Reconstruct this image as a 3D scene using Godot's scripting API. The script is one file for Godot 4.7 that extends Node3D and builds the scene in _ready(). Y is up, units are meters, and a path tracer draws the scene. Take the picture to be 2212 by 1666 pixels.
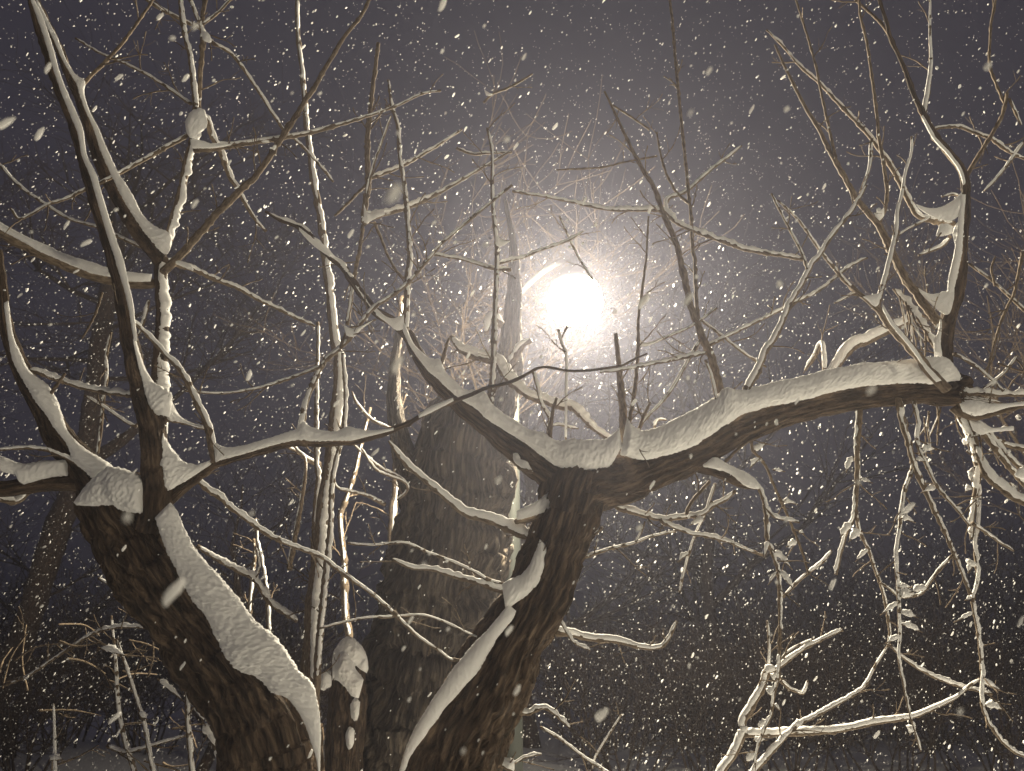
extends Node3D
# A snowy night under a street lamp: a forked old tree, its limbs capped with snow, in falling snow.
# Points of the branches are read off the photograph and set out at their own distance from the eye.

const FOCAL := 1671.0
var cam: Camera3D
var eye := Transform3D()
var M := {}
var noise := FastNoiseLite.new()
var grain := FastNoiseLite.new()
var rng := RandomNumberGenerator.new()
var names := {}

func _ready() -> void:
	rng.seed = 41
	noise.seed = 7
	noise.frequency = 1.0
	noise.fractal_octaves = 2
	grain.seed = 11
	grain.frequency = 1.0
	grain.fractal_octaves = 3
	setup_view()
	materials()
	setting()
	street_lamps()
	forked_tree()
	behind()
	far_trees()
	snowfall()

# ---------------------------------------------------------------- camera, sky, light
func setup_view() -> void:
	cam = Camera3D.new()
	cam.name = "camera"
	cam.fov = rad_to_deg(2.0 * atan(833.0 / FOCAL))
	cam.far = 900.0
	cam.near = 0.03
	cam.position = Vector3(0, 1.6, 0)
	cam.rotation_degrees = Vector3(20.0, 0, 0)
	var ca := CameraAttributesPhysical.new()
	ca.frustum_focus_distance = 2.9
	ca.frustum_focal_length = 24.0
	ca.exposure_aperture = 4.0
	cam.attributes = ca
	add_child(cam)
	cam.fov = rad_to_deg(2.0 * atan(833.0 / FOCAL))
	eye = Transform3D(Basis(Vector3.RIGHT, deg_to_rad(20.0)), Vector3(0, 1.6, 0))
	var e := Environment.new()
	e.background_mode = Environment.BG_SKY
	var sm := ProceduralSkyMaterial.new()
	# low cloud lit by the town: even, faintly violet grey
	sm.sky_top_color = Color(0.027, 0.0245, 0.035).linear_to_srgb()
	sm.sky_horizon_color = Color(0.019, 0.0185, 0.029).linear_to_srgb()
	sm.ground_horizon_color = Color(0.019, 0.0185, 0.029).linear_to_srgb()
	sm.ground_bottom_color = Color(0.016, 0.016, 0.02).linear_to_srgb()
	sm.sky_curve = 0.3
	var sky := Sky.new()
	sky.sky_material = sm
	e.sky = sky
	e.tonemap_mode = Environment.TONE_MAPPER_LINEAR
	e.tonemap_exposure = 1.0
	e.volumetric_fog_enabled = true      # the air full of fine snow
	e.volumetric_fog_density = 0.0092
	e.volumetric_fog_albedo = Color(0.90, 0.905, 1.0)
	e.volumetric_fog_anisotropy = 0.6
	e.sdfgi_enabled = true
	e.ssao_enabled = true
	e.ssil_enabled = true
	var w := WorldEnvironment.new()
	w.name = "world"
	w.environment = e
	add_child(w)

# a point of the photograph (2212 x 1666) at a distance along the view axis
func at(x: float, y: float, d: float) -> Vector3:
	return eye * Vector3((x - 1106.0) / FOCAL * d, -(y - 833.0) / FOCAL * d, -d)

# ---------------------------------------------------------------- materials
func noise_tex(freq: float, kind: int, size: int, as_normal: bool, strength: float, ramp = null, oct := 4, fract := FastNoiseLite.FRACTAL_FBM) -> NoiseTexture2D:
	var n := FastNoiseLite.new()
	n.noise_type = kind
	n.frequency = freq
	n.fractal_octaves = oct
	n.fractal_type = fract
	n.seed = names.size() + int(freq * 9000.0)
	var t := NoiseTexture2D.new()
	t.width = size
	t.height = size
	t.seamless = true
	t.noise = n
	t.as_normal_map = as_normal
	t.bump_strength = strength
	if ramp:
		t.color_ramp = ramp
	return t

func ramp_of(a: Color, b: Color, c: Color) -> Gradient:
	var g := Gradient.new()
	g.offsets = PackedFloat32Array([0.2, 0.5, 0.8])
	g.colors = PackedColorArray([a.linear_to_srgb(), b.linear_to_srgb(), c.linear_to_srgb()])
	return g

func bark(a: Color, b: Color, c: Color, su: float, sv: float, bump: float) -> StandardMaterial3D:
	var m := StandardMaterial3D.new()
	m.albedo_texture = noise_tex(0.016, FastNoiseLite.TYPE_SIMPLEX_SMOOTH, 512, false, 1.0, ramp_of(a, b, c), 5)
	m.normal_enabled = true
	m.normal_texture = noise_tex(0.014, FastNoiseLite.TYPE_SIMPLEX, 512, true, bump, null, 4, FastNoiseLite.FRACTAL_RIDGED)
	m.normal_scale = 1.0
	m.uv1_scale = Vector3(su, sv, 1)
	m.roughness = 0.9
	return m

func materials() -> void:
	var s := StandardMaterial3D.new()
	s.albedo_color = Color(0.89, 0.89, 0.89).linear_to_srgb()
	s.roughness = 0.85
	s.metallic_specular = 0.3
	s.normal_enabled = true
	s.normal_texture = noise_tex(0.03, FastNoiseLite.TYPE_SIMPLEX, 512, true, 0.8)
	s.uv1_triplanar = true
	s.uv1_world_triplanar = true
	s.uv1_scale = Vector3(6, 6, 6)
	M.snow = s
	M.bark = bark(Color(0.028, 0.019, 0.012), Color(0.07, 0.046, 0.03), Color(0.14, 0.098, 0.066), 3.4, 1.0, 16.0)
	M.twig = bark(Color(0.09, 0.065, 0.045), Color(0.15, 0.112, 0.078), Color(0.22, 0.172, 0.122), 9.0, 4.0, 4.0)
	M.grey = bark(Color(0.03, 0.024, 0.019), Color(0.07, 0.056, 0.045), Color(0.14, 0.115, 0.09), 2.4, 0.7, 18.0)
	var fl := StandardMaterial3D.new()
	fl.albedo_color = Color(0.88, 0.88, 0.88).linear_to_srgb()
	fl.roughness = 0.7
	fl.backlight_enabled = true
	fl.backlight = Color(0.9, 0.9, 0.9)
	M.flake = fl
	var me := StandardMaterial3D.new()
	me.albedo_color = Color(0.05, 0.055, 0.05).linear_to_srgb()
	me.roughness = 0.5
	me.metallic = 0.3
	M.metal = me
	var gl := StandardMaterial3D.new()
	gl.albedo_color = Color(0.9, 0.9, 0.86).linear_to_srgb()
	gl.roughness = 0.4
	gl.emission_enabled = true
	gl.emission = Color(1.0, 0.95, 0.78)
	gl.emission_energy_multiplier = 14.0
	M.glow = gl

# ---------------------------------------------------------------- bookkeeping
func numbered(called: String) -> String:
	names[called] = names.get(called, -1) + 1
	return called if names[called] == 0 else "%s_%03d" % [called, names[called]]

func thing(called: String, label: String, category: String, where := Vector3.ZERO, group := "") -> Node3D:
	var o := Node3D.new()
	o.name = numbered(called)
	add_child(o)
	o.position = where
	o.set_meta("label", label)
	o.set_meta("category", category)
	if group != "":
		o.set_meta("group", group)
	return o

func part(parent: Node3D, called: String, mesh: Mesh, mat: Material) -> MeshInstance3D:
	var o := MeshInstance3D.new()
	o.name = called
	o.mesh = mesh
	o.material_override = mat
	parent.add_child(o, true)
	var p: Node3D = parent
	var off := Vector3.ZERO
	while p != self:
		off += p.position
		p = p.get_parent()
	o.position = -off
	return o

# ---------------------------------------------------------------- shapes
func smooth(p: Array, step: float) -> Array:
	# Catmull-Rom through p, resampled; every row of p is a Vector3 or a packed row (position, radius...)
	var out := []
	var n := p.size()
	for i in n - 1:
		var a: PackedFloat32Array = p[maxi(i - 1, 0)]
		var b: PackedFloat32Array = p[i]
		var c: PackedFloat32Array = p[i + 1]
		var d: PackedFloat32Array = p[mini(i + 2, n - 1)]
		var lon := Vector2(c[0] - b[0], c[1] - b[1]).length()
		var k := maxi(1, int(ceil(lon / step)))
		for j in k:
			var t := float(j) / k
			var r := PackedFloat32Array()
			for q in b.size():
				r.append(0.5 * (2.0 * b[q] + (c[q] - a[q]) * t + (2.0 * a[q] - 5.0 * b[q] + 4.0 * c[q] - d[q]) * t * t + (3.0 * b[q] - a[q] - 3.0 * c[q] + d[q]) * t * t * t))
			out.append(r)
	out.append(p[n - 1])
	return out

func skin(rings: Array, lens: PackedFloat32Array, girth: float, closed_tip := true) -> ArrayMesh:
	var n: int = rings[0].size()
	var v := PackedVector3Array()
	var nr := PackedVector3Array()
	var uv := PackedVector2Array()
	var ix := PackedInt32Array()
	for i in rings.size():
		var ring: PackedVector3Array = rings[i]
		for j in n + 1:
			v.append(ring[j % n])
			uv.append(Vector2(girth * j / n, lens[i]))
	for i in rings.size() - 1:
		for j in n:
			var a := i * (n + 1) + j
			var b := a + n + 1
			ix.append_array([a, b, a + 1, a + 1, b, b + 1])
	if closed_tip:
		for e in [0, rings.size() - 1]:
			var c := Vector3.ZERO
			for q in rings[e]:
				c += q
			v.append(c / n)
			uv.append(Vector2(0, lens[e]))
			for j in n:
				var a: int = e * (n + 1) + j
				if e == 0:
					ix.append_array([v.size() - 1, a, a + 1])
				else:
					ix.append_array([v.size() - 1, a + 1, a])
	nr.resize(v.size())
	for k in range(0, ix.size(), 3):
		var a := v[ix[k]]
		var fn := (v[ix[k + 2]] - a).cross(v[ix[k + 1]] - a)
		for q in 3:
			nr[ix[k + q]] += fn
	for i in rings.size():
		var s := nr[i * (n + 1)] + nr[i * (n + 1) + n]
		nr[i * (n + 1)] = s
		nr[i * (n + 1) + n] = s
	for k in nr.size():
		nr[k] = nr[k].normalized() if nr[k].length() > 1e-12 else Vector3.UP
	var arr := []
	arr.resize(Mesh.ARRAY_MAX)
	arr[Mesh.ARRAY_VERTEX] = v
	arr[Mesh.ARRAY_NORMAL] = nr
	arr[Mesh.ARRAY_TEX_UV] = uv
	arr[Mesh.ARRAY_INDEX] = ix
	var m := ArrayMesh.new()
	m.add_surface_from_arrays(Mesh.PRIMITIVE_TRIANGLES, arr)
	return m

# a row of centres and radii in metres becomes a round limb, a little crooked, with the swellings of buds and bark
func limb_mesh(c: PackedVector3Array, r: PackedFloat32Array, rough: float, sides: int) -> ArrayMesh:
	var rings := []
	var lens := PackedFloat32Array()
	var run := 0.0
	var ref := Vector3(0.31, 0.1, 0.94)
	for i in c.size():
		var t := (c[mini(i + 1, c.size() - 1)] - c[maxi(i - 1, 0)]).normalized()
		var a := (ref - t * ref.dot(t)).normalized()
		ref = a
		var b := t.cross(a)
		if i > 0:
			run += c[i].distance_to(c[i - 1])
		lens.append(run)
		var ring := PackedVector3Array()
		for j in sides:
			var th := TAU * j / sides
			var dir := a * cos(th) + b * sin(th)
			var k := 1.0
			if rough > 0.0:
				k += rough * 0.7 * noise.get_noise_3d(cos(th) * 0.9 + c[0].x, sin(th) * 0.9, run * 2.2)
				if sides > 12:
					# furrowed bark: long ridges that split and meet
					var fr := absf(noise.get_noise_3d(cos(th) * 6.0 + 7.0, sin(th) * 6.0, run * 4.5 + c[0].z))
					k += rough * (0.3 - 1.5 * maxf(0.0, 0.3 - fr))
			ring.append(c[i] + dir * r[i] * k)
		rings.append(ring)
	return skin(rings, lens, 2.0 * PI * r[0])

# px: flat [x, y, ...]; r and d: [start, end] or one value for each point; h: snow depth in pixels of the photograph
func br(t: Node3D, called: String, px: Array, r, d, h = 0.0, opt := {}) -> MeshInstance3D:
	var n := px.size() / 2
	var rows := []
	var tot := 0.0
	var run := [0.0]
	for i in range(1, n):
		tot += Vector2(px[2 * i] - px[2 * i - 2], px[2 * i + 1] - px[2 * i - 1]).length()
		run.append(tot)
	for i in n:
		var f: float = run[i] / tot
		var ri: float = r[i] if r.size() == n else lerpf(r[0], r[-1], f)
		var di: float = d[i] if d.size() == n and n > 2 else lerpf(d[0], d[-1], f)
		rows.append(PackedFloat32Array([px[2 * i], px[2 * i + 1], ri, di, f]))
	var rs := smooth(rows, clampf(r[0] * 0.8, 5.0, 12.0))
	var c := PackedVector3Array()
	var rad := PackedFloat32Array()
	var sx := rng.randf() * 50.0
	var rmax := 0.0
	for i in rs.size():
		var q: PackedFloat32Array = rs[i]
		rmax = maxf(rmax, q[2])
		var wob := minf(2.2, q[2] * 0.3)
		var wx := q[0] + wob * noise.get_noise_2d(i * 0.23, sx)
		var wy := q[1] + wob * noise.get_noise_2d(i * 0.23, sx + 9.0)
		c.append(at(wx, wy, q[3] + 0.004 * noise.get_noise_2d(i * 0.2, sx + 20.0)))
		var k := 1.0 + (0.16 if q[2] < 12.0 else 0.04) * noise.get_noise_2d(i * 0.5, sx + 30.0)
		if q[2] < 8.0 and noise.get_noise_2d(i * 0.9, sx + 40.0) > 0.35:
			k += 0.3
		rad.append(maxf(q[2], 0.9) * k / FOCAL * q[3])
	if opt.has("ground"):
		var e := c[0]
		var foot: Vector3 = opt.ground if opt.ground is Vector3 else Vector3(e.x, -0.06, e.z)
		var up := PackedVector3Array()
		var ur := PackedFloat32Array()
		var first := (c[0] - c[1]).normalized()
		for j in 14:
			var f := float(j) / 14.0
			var b0 := foot.lerp(e + first * 0.35 * foot.distance_to(e) , f)
			up.append(foot.lerp(e, f).lerp(b0, f * (1.0 - f) * 1.6))
			ur.append(rad[0] * lerpf(1.5, 1.0, f))
		up.append_array(c)
		ur.append_array(rad)
		c = up
		rad = ur
	var sides := 72 if rmax > 30.0 else (10 if rmax > 12.0 else (7 if rmax > 5.0 else 5))
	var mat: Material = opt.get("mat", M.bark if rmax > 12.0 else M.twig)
	var o := part(t, called, limb_mesh(c, rad, opt.get("rough", 0.22 if rmax > 12.0 else 0.1), sides), mat)
	if h is Array or h > 0.0:
		cap(o, rs, h, opt)
	if rmax < 13.0 and tot > 90.0 and not opt.has("plain"):
		side_twigs(o, rs, tot)
	return o

# the fine wood: short side twigs, each with a kink or two and a bud at the tip
func side_twigs(o: Node3D, rs: Array, tot: float) -> void:
	var n := int(tot / 105.0 + rng.randf() * 1.3)
	for k in n:
		var i := rng.randi_range(2, rs.size() - 2)
		var q: PackedFloat32Array = rs[i]
		var q1: PackedFloat32Array = rs[mini(i + 2, rs.size() - 1)]
		var t := Vector2(q1[0] - q[0], q1[1] - q[1]).normalized()
		var dir := t.rotated(rng.randf_range(0.5, 1.1) * (1.0 if rng.randf() < 0.5 else -1.0))
		dir = (dir + Vector2(0, -0.25)).normalized()
		var lon := rng.randf_range(22.0, 95.0)
		var c := PackedVector3Array()
		var r := PackedFloat32Array()
		var p := Vector2(q[0], q[1])
		var dz := rng.randf_range(-0.12, 0.12)
		var steps := 9
		for j in steps:
			var f := float(j) / (steps - 1)
			c.append(at(p.x, p.y, q[3] + dz * f))
			r.append((minf(q[2] * 0.5, 1.7) * (1.0 - 0.55 * f) + (0.5 if j == steps - 1 or j % 4 == 3 else 0.0)) / FOCAL * q[3])
			dir = dir.rotated(rng.randf_range(-0.22, 0.22))
			p += dir * lon / (steps - 1)
		var st := SurfaceTool.new()
		st.append_from(limb_mesh(c, r, 0.0, 5), 0, Transform3D())
		for fork in rng.randi_range(1, 3):
			# finer prongs that leave it left and right
			var at_i := rng.randi_range(2, 6)
			var go := (c[at_i + 1] - c[at_i]).normalized()
			var off := go.cross(eye.basis.z).normalized() * (1.0 if fork % 2 else -1.0) * rng.randf_range(0.5, 1.2) + eye.basis.z * rng.randf_range(-0.6, 0.6)
			var pc := PackedVector3Array()
			var pr := PackedFloat32Array()
			var e := c[at_i]
			go = (go + off).normalized()
			for j in 5:
				pc.append(e)
				pr.append(r[at_i] * (0.75 - 0.1 * j))
				e += go * rng.randf_range(0.25, 0.6) * lon / FOCAL * q[3] / 5.0
				go = (go + Vector3(rng.randf_range(-0.2, 0.2), rng.randf_range(-0.1, 0.25), rng.randf_range(-0.2, 0.2))).normalized()
			st.append_from(limb_mesh(pc, pr, 0.0, 4), 0, Transform3D())
		part(o, "side_twig", st.commit(), M.twig)

# snow lying along a branch: rows are x, y, radius, distance, share of the length
func cap(o: Node3D, rs: Array, h, opt: Dictionary) -> void:
	var side: float = opt.get("side", 0.0)
	var from: float = opt.get("from", 0.0)
	var to: float = opt.get("to", 1.0)
	var patchy: float = opt.get("patchy", 0.35)
	var sx := rng.randf() * 90.0
	var fine := smooth(rs, 4.0)
	var rings := []
	var lens := PackedFloat32Array()
	var run := 0.0
	var last := Vector3.INF
	for i in fine.size():
		var q: PackedFloat32Array = fine[i]
		if q[4] < from or q[4] > to:
			continue
		var p := at(q[0], q[1], q[3])
		var q0: PackedFloat32Array = fine[maxi(i - 1, 0)]
		var q1: PackedFloat32Array = fine[mini(i + 1, fine.size() - 1)]
		var t := (at(q1[0], q1[1], q1[3]) - at(q0[0], q0[1], q0[3])).normalized()
		var w := Vector3(side * 1.6, 1.0, 0.42)
		var u := w - t * w.dot(t)
		u = u.normalized() if u.length() > 0.01 else Vector3.UP
		var b := t.cross(u)
		var f := (q[4] - from) / maxf(to - from, 0.001)
		var hp := 0.0
		if h is Array:
			var k: float = f * (h.size() - 1)
			hp = lerpf(h[int(k)], h[mini(int(k) + 1, h.size() - 1)], k - floorf(k))
		else:
			hp = h
		var s := q[3] / FOCAL
		hp *= maxf(0.06, 1.0 + patchy * 1.9 * noise.get_noise_2d(i * 0.11, sx))
		var ends := clampf(minf(f, 1.0 - f) * fine.size() * (to - from) / 5.0, 0.0, 1.0)
		hp *= s * sqrt(ends)
		var r := q[2] * s
		var hi := r * 0.75 + hp
		var lo := -r * 0.25
		var cc := p + u * (hi + lo) * 0.5
		var aa := (hi - lo) * 0.5 * (0.25 + 0.75 * sqrt(ends))
		var bb := minf(maxf(r * 1.12, hp * 0.62), r * 1.1 + hp * 0.5) * (0.3 + 0.7 * sqrt(ends))
		if last != Vector3.INF:
			run += last.distance_to(p)
		last = p
		rings.append(ellipse(cc, u * aa, b * bb, 9, 0.10))
		lens.append(run)
	if rings.size() > 2:
		part(o, "snow", skin(rings, lens, 0.2), M.snow)

func ellipse(c: Vector3, u: Vector3, b: Vector3, n: int, rough: float) -> PackedVector3Array:
	var ring := PackedVector3Array()
	var lum := maxf(u.length(), b.length())
	for j in n:
		var th := TAU * j / n
		var e := u * cos(th) + b * sin(th)
		var p := c + e
		var k := grain.get_noise_3d(p.x * 85.0, p.y * 85.0, p.z * 85.0) * rough * 0.9 + noise.get_noise_3d(p.x * 9.0, p.y * 9.0, p.z * 9.0) * rough
		ring.append(p + e.normalized() * clampf(k * lum, -0.008, 0.008))
	return ring

# a bank of snow between its upper and its lower edge
func bank(o: Node3D, top: Array, bot: Array, d: Array, fat := 0.55, rough := 0.16) -> MeshInstance3D:
	var a := resample(top, 3.0)
	var b := resample_n(bot, a.size())
	var rings := []
	var lens := PackedFloat32Array()
	var back := eye.basis.z
	var wide := 0.0
	for i in a.size():
		wide = maxf(wide, a[i].distance_to(b[i]) * d[0] / FOCAL)
	var n := clampi(int(wide * PI / 0.0055), 18, 64)
	for i in a.size():
		var f := float(i) / (a.size() - 1)
		var dd := lerpf(d[0], d[-1], f)
		var p := at(a[i].x, a[i].y, dd)
		var q := at(b[i].x, b[i].y, dd)
		var u := (p - q) * 0.5
		var along := a[mini(i + 1, a.size() - 1)] + b[mini(i + 1, a.size() - 1)] - a[maxi(i - 1, 0)] - b[maxi(i - 1, 0)]
		var turn := 1.0 if along.cross(a[i] - b[i]) <= 0.0 else -1.0
		var taper := turn * sqrt(clampf(minf(f, 1.0 - f) * a.size() / 5.0, 0.02, 1.0))
		rings.append(ellipse((p + q) * 0.5, u, back * maxf(u.length() * fat, 0.006) * taper, n, rough))
		lens.append(f)
	return part(o, "snow", skin(rings, lens, 0.2), M.snow)

func resample(px: Array, step: float) -> PackedVector2Array:
	var rows := []
	for i in px.size() / 2:
		rows.append(PackedFloat32Array([px[2 * i], px[2 * i + 1]]))
	var out := PackedVector2Array()
	for q in smooth(rows, step):
		out.append(Vector2(q[0], q[1]))
	return out

func resample_n(px: Array, n: int) -> PackedVector2Array:
	var fine := resample(px, 1.0)
	var out := PackedVector2Array()
	for i in n:
		out.append(fine[roundi(float(i) / (n - 1) * (fine.size() - 1))])
	return out

# a short spur twig with its lump of snow
func clump(o: Node3D, x0: float, y0: float, x1: float, y1: float, w: float, d: float) -> void:
	var rings := []
	var lens := PackedFloat32Array()
	var a := at(x0, y0, d)
	var b := at(x1, y1, d - rng.randf_range(-0.015, 0.02))
	var t := (b - a).normalized()
	var u := (Vector3.UP - t * t.y).normalized()
	var s := t.cross(u)
	var peak := rng.randf_range(0.5, 0.85)
	var bow := rng.randf_range(-0.1, 0.35) * w / FOCAL * d
	w *= rng.randf_range(0.7, 1.15)
	for i in 13:
		var f := i / 12.0
		var k := pow(sin(PI * pow(clampf(f, 0.01, 0.99), peak)), 0.75) * w / FOCAL * d
		k *= 1.0 + 0.5 * noise.get_noise_2d(f * 3.0, x0)
		rings.append(ellipse(a.lerp(b, f) + u * (k * 0.35 + bow * sin(PI * f)), u * k, s * k * 0.85, 10, 0.22))
		lens.append(f * 0.05)
	part(o, "snow_clump", skin(rings, lens, 0.05), M.snow)
	var c := PackedVector3Array()
	var r := PackedFloat32Array()
	for i in 6:
		var f := i / 5.0
		c.append(a.lerp(b, -0.1 + 1.3 * f) - u * 0.2 * w / FOCAL * d)
		r.append(lerpf(2.0, 1.2, f) / FOCAL * d)
	part(o, "spur", limb_mesh(c, r, 0.0, 5), M.twig)

# ---------------------------------------------------------------- the place
func setting() -> void:
	var g := MeshInstance3D.new()
	g.name = "ground"
	var pl := PlaneMesh.new()
	pl.size = Vector2(700, 700)
	g.mesh = pl
	g.material_override = M.snow
	g.set_meta("kind", "structure")
	add_child(g)

func lathe(prof: Array, n: int) -> ArrayMesh:
	var rings := []
	var lens := PackedFloat32Array()
	for p in prof:
		var ring := PackedVector3Array()
		for j in n:
			var th := -TAU * j / n
			ring.append(Vector3(cos(th) * p[0], p[1], sin(th) * p[0]))
		rings.append(ring)
		lens.append(p[1])
	return skin(rings, lens, 0.3)

func lamp(label: String, foot: Vector3, reach: Vector3, energy: float) -> void:
	# a round post, a swept arm and an opal bowl under a small metal hood
	var t := thing("street_lamp", label, "street lamp", foot)
	var top := reach.y + 0.42
	var post := part(t, "post", lathe([[0.12, 0.0], [0.12, 0.5], [0.075, 0.56], [0.06, 2.0], [0.045, top], [0.001, top + 0.03]], 14), M.metal)
	post.position = Vector3.ZERO
	var c := PackedVector3Array()
	var r := PackedFloat32Array()
	for i in 15:
		var f := i / 14.0
		c.append(foot + Vector3(reach.x * f, top - 0.1 + 0.16 * sin(f * PI * 0.5) - 0.14 * f * f, reach.z * f))
		r.append(0.022)
	part(t, "arm", limb_mesh(c, r, 0.0, 10), M.metal)
	var hood := part(t, "hood", lathe([[0.15, 0.12], [0.16, 0.15], [0.12, 0.22], [0.035, 0.28], [0.03, 0.36]], 20), M.metal)
	hood.position = reach
	var sp := SphereMesh.new()
	sp.radius = 0.19
	sp.height = 0.30
	var globe := part(t, "globe", sp, M.glow)
	globe.position = reach
	var l := OmniLight3D.new()
	l.name = "lamp_light"
	l.light_color = Color(1.0, 0.945, 0.825)
	l.light_energy = energy
	l.omni_range = 60.0
	l.omni_attenuation = 2.0
	l.light_size = 0.2
	l.shadow_enabled = true
	t.add_child(l)
	l.position = reach

func street_lamps() -> void:
	var head := at(1242, 655, 5.2)
	var foot := at(1106, 655, 5.9)
	foot.y = 0.0
	lamp("lit street lamp with a blazing white globe seen through the branches", foot, head - foot, LAMP)
	# unseen second lamp, out of view at right, placed to light near bark and snow
	var foot2 := Vector3(5.4, 0.0, 2.4)
	lamp("unseen second lamp out of view at right, placed to light the near side of the tree", foot2, Vector3(-0.9, 4.4, -0.3), LAMP2)

const LAMP := 40.0
const LAMP2 := 7.6

# ---------------------------------------------------------------- the forked tree
func forked_tree() -> void:
	var base := at(800, 1666, 2.6)
	base.y = 0.0
	var t := thing("forked_tree", "old forked tree with thick snow on its bare limbs, in front of the lamp", "tree", base)
	var A := 2.35   # distance of the left stem
	var B := 2.65   # distance of the right stem
	# --- left stem and its fork
	var s1 := br(t, "stem", [598, 1740, 588, 1666, 565, 1560, 505, 1450, 425, 1350, 342, 1240, 278, 1140, 232, 1070, 215, 1040], [106, 100, 92, 85, 80, 76, 72, 62, 40], [A, A], 0, {"ground": base + Vector3(-0.10, -0.05, 0), "rough": 0.46})
	bank(s1, [368, 1085, 383, 1111, 423, 1190, 483, 1260, 533, 1320, 553, 1344, 603, 1387, 643, 1444, 676, 1484, 690, 1537, 692, 1630, 690, 1690], [335, 1118, 345, 1150, 370, 1205, 400, 1270, 440, 1330, 470, 1380, 490, 1420, 520, 1450, 553, 1462, 586, 1494, 623, 1507, 653, 1554, 683, 1640, 686, 1690], [A - 0.13, A - 0.11], 0.6, 0.13)
	bank(s1, [158, 1085, 200, 1035, 240, 1010, 280, 1018, 312, 1035], [165, 1092, 205, 1092, 245, 1092, 270, 1105, 312, 1108], [A - 0.10, A - 0.10], 0.8)
	var l1 := br(t, "limb", [225, 1080, 172, 1002, 122, 940, 92, 880, 52, 812, 25, 745, 10, 685, 3, 610, -6, 540], [42, 33, 27, 23, 19, 15, 11, 9, 8], [A, A - 0.1], 0)
	bank(l1, [17, 650, 27, 722, 43, 762, 63, 802, 107, 838, 130, 888, 143, 928, 173, 962, 213, 988, 245, 1010], [8, 655, 20, 742, 28, 775, 43, 808, 73, 858, 100, 894, 117, 924, 143, 957, 160, 994, 200, 1034], [A - 0.13, A - 0.07], 0.9)
	var l0 := br(t, "limb", [215, 1075, 190, 1042, 130, 1042, 60, 1050, -30, 1062], [30, 26, 20, 18, 18], [A, A - 0.1], 0)
	bank(l0, [-20, 975, 0, 985, 33, 998, 60, 1002, 100, 995, 146, 992], [-18, 1012, 20, 1024, 37, 1027, 50, 1046, 83, 1037, 146, 1028], [A - 0.12, A - 0.06], 0.8)
	br(t, "branch", [60, 1060, 30, 1085, -20, 1070], [8, 5], [A, A - 0.1], 8)
	# --- upright L2
	var l2 := br(t, "limb", [330, 1140, 338, 1070, 335, 1000, 325, 920, 305, 850, 287, 770, 272, 690, 258, 620, 240, 550, 222, 490, 205, 440, 188, 380, 170, 320, 155, 265, 135, 215, 122, 180, 105, 130, 82, 60, 64, -8], [36, 30, 27, 24, 21, 18, 15, 13, 13, 12, 11, 10, 9, 9, 9, 9, 8, 7, 6], [A - 0.06, A - 0.25], 0)
	bank(l2, [70, -8, 93, 40, 113, 100, 127, 150, 143, 193, 167, 247, 180, 283, 187, 333, 207, 373, 217, 410, 230, 453, 247, 507, 263, 553, 277, 608, 287, 655, 292, 698, 297, 735], [64, -6, 82, 44, 102, 104, 116, 154, 132, 200, 153, 252, 168, 290, 177, 338, 193, 378, 205, 415, 217, 458, 233, 512, 248, 557, 263, 610, 276, 658, 283, 700, 290, 738], [A - 0.27, A - 0.16], 0.8, 0.14)
	bank(l2, [290, 725, 310, 788, 330, 822, 353, 838, 372, 855], [287, 735, 301, 795, 316, 855, 332, 893, 366, 900], [A - 0.15, A - 0.1], 0.6, 0.2)
	# --- upright L3 behind it, and its fork
	var l3 := br(t, "limb", [338, 950, 343, 860, 345, 800, 347, 740, 350, 680, 347, 620, 349, 560], [20, 18, 16, 14, 13, 13, 14], [A + 0.05, A + 0.05], [7, 2, 6, 9, 2, 8, 6, 9, 3, 6], {"side": 1.0, "patchy": 0.6})
	var l3a := br(t, "branch", [348, 570, 335, 545, 310, 515, 280, 470, 250, 420, 225, 370, 205, 320, 190, 270, 172, 215, 158, 185, 140, 140, 120, 90, 100, 45, 72, -12], [15, 17, 18, 17, 15, 14, 12, 11, 10, 10, 9, 8, 7, 6], [A + 0.05, A - 0.1], 0)
	bank(l3a, [80, -2, 100, 37, 123, 80, 140, 123, 160, 157, 183, 176, 181, 200, 193, 240, 213, 277, 233, 327, 253, 370, 283, 417, 307, 463, 333, 487, 360, 500, 371, 514, 366, 542], [76, 2, 92, 40, 115, 85, 134, 128, 154, 163, 166, 186, 172, 205, 186, 243, 202, 279, 219, 328, 239, 374, 262, 421, 285, 462, 312, 502, 332, 528, 350, 546, 360, 550], [A - 0.12, A], 0.7, 0.22)
	br(t, "branch", [364, 520, 371, 483, 390, 420, 400, 367, 413, 317, 421, 270, 424, 233], [9, 8], [A + 0.05, A + 0.02], 5, {"side": 1.0, "patchy": 0.9})
	br(t, "shoot", [350, 590, 390, 550, 430, 505, 470, 460, 510, 420, 553, 380, 586, 333, 633, 260, 660, 217, 680, 187, 713, 130, 746, 77, 780, 33, 802, -10], [9, 3.5], [A, A + 0.1])
	var j := br(t, "branch", [355, 560, 375, 568, 417, 582, 467, 605, 513, 622, 553, 645, 596, 665, 640, 688, 680, 704], [6, 2.5], [A + 0.04, A + 0.3], 4)
	bank(j, [372, 560, 395, 565, 412, 572, 418, 582], [375, 569, 395, 577, 412, 584, 416, 586], [A, A], 0.6)
	var k1 := br(t, "branch", [345, 612, 290, 614, 220, 602, 160, 582, 100, 556, 50, 531, -10, 500], [11, 9], [A + 0.06, A - 0.1], 0)
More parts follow.
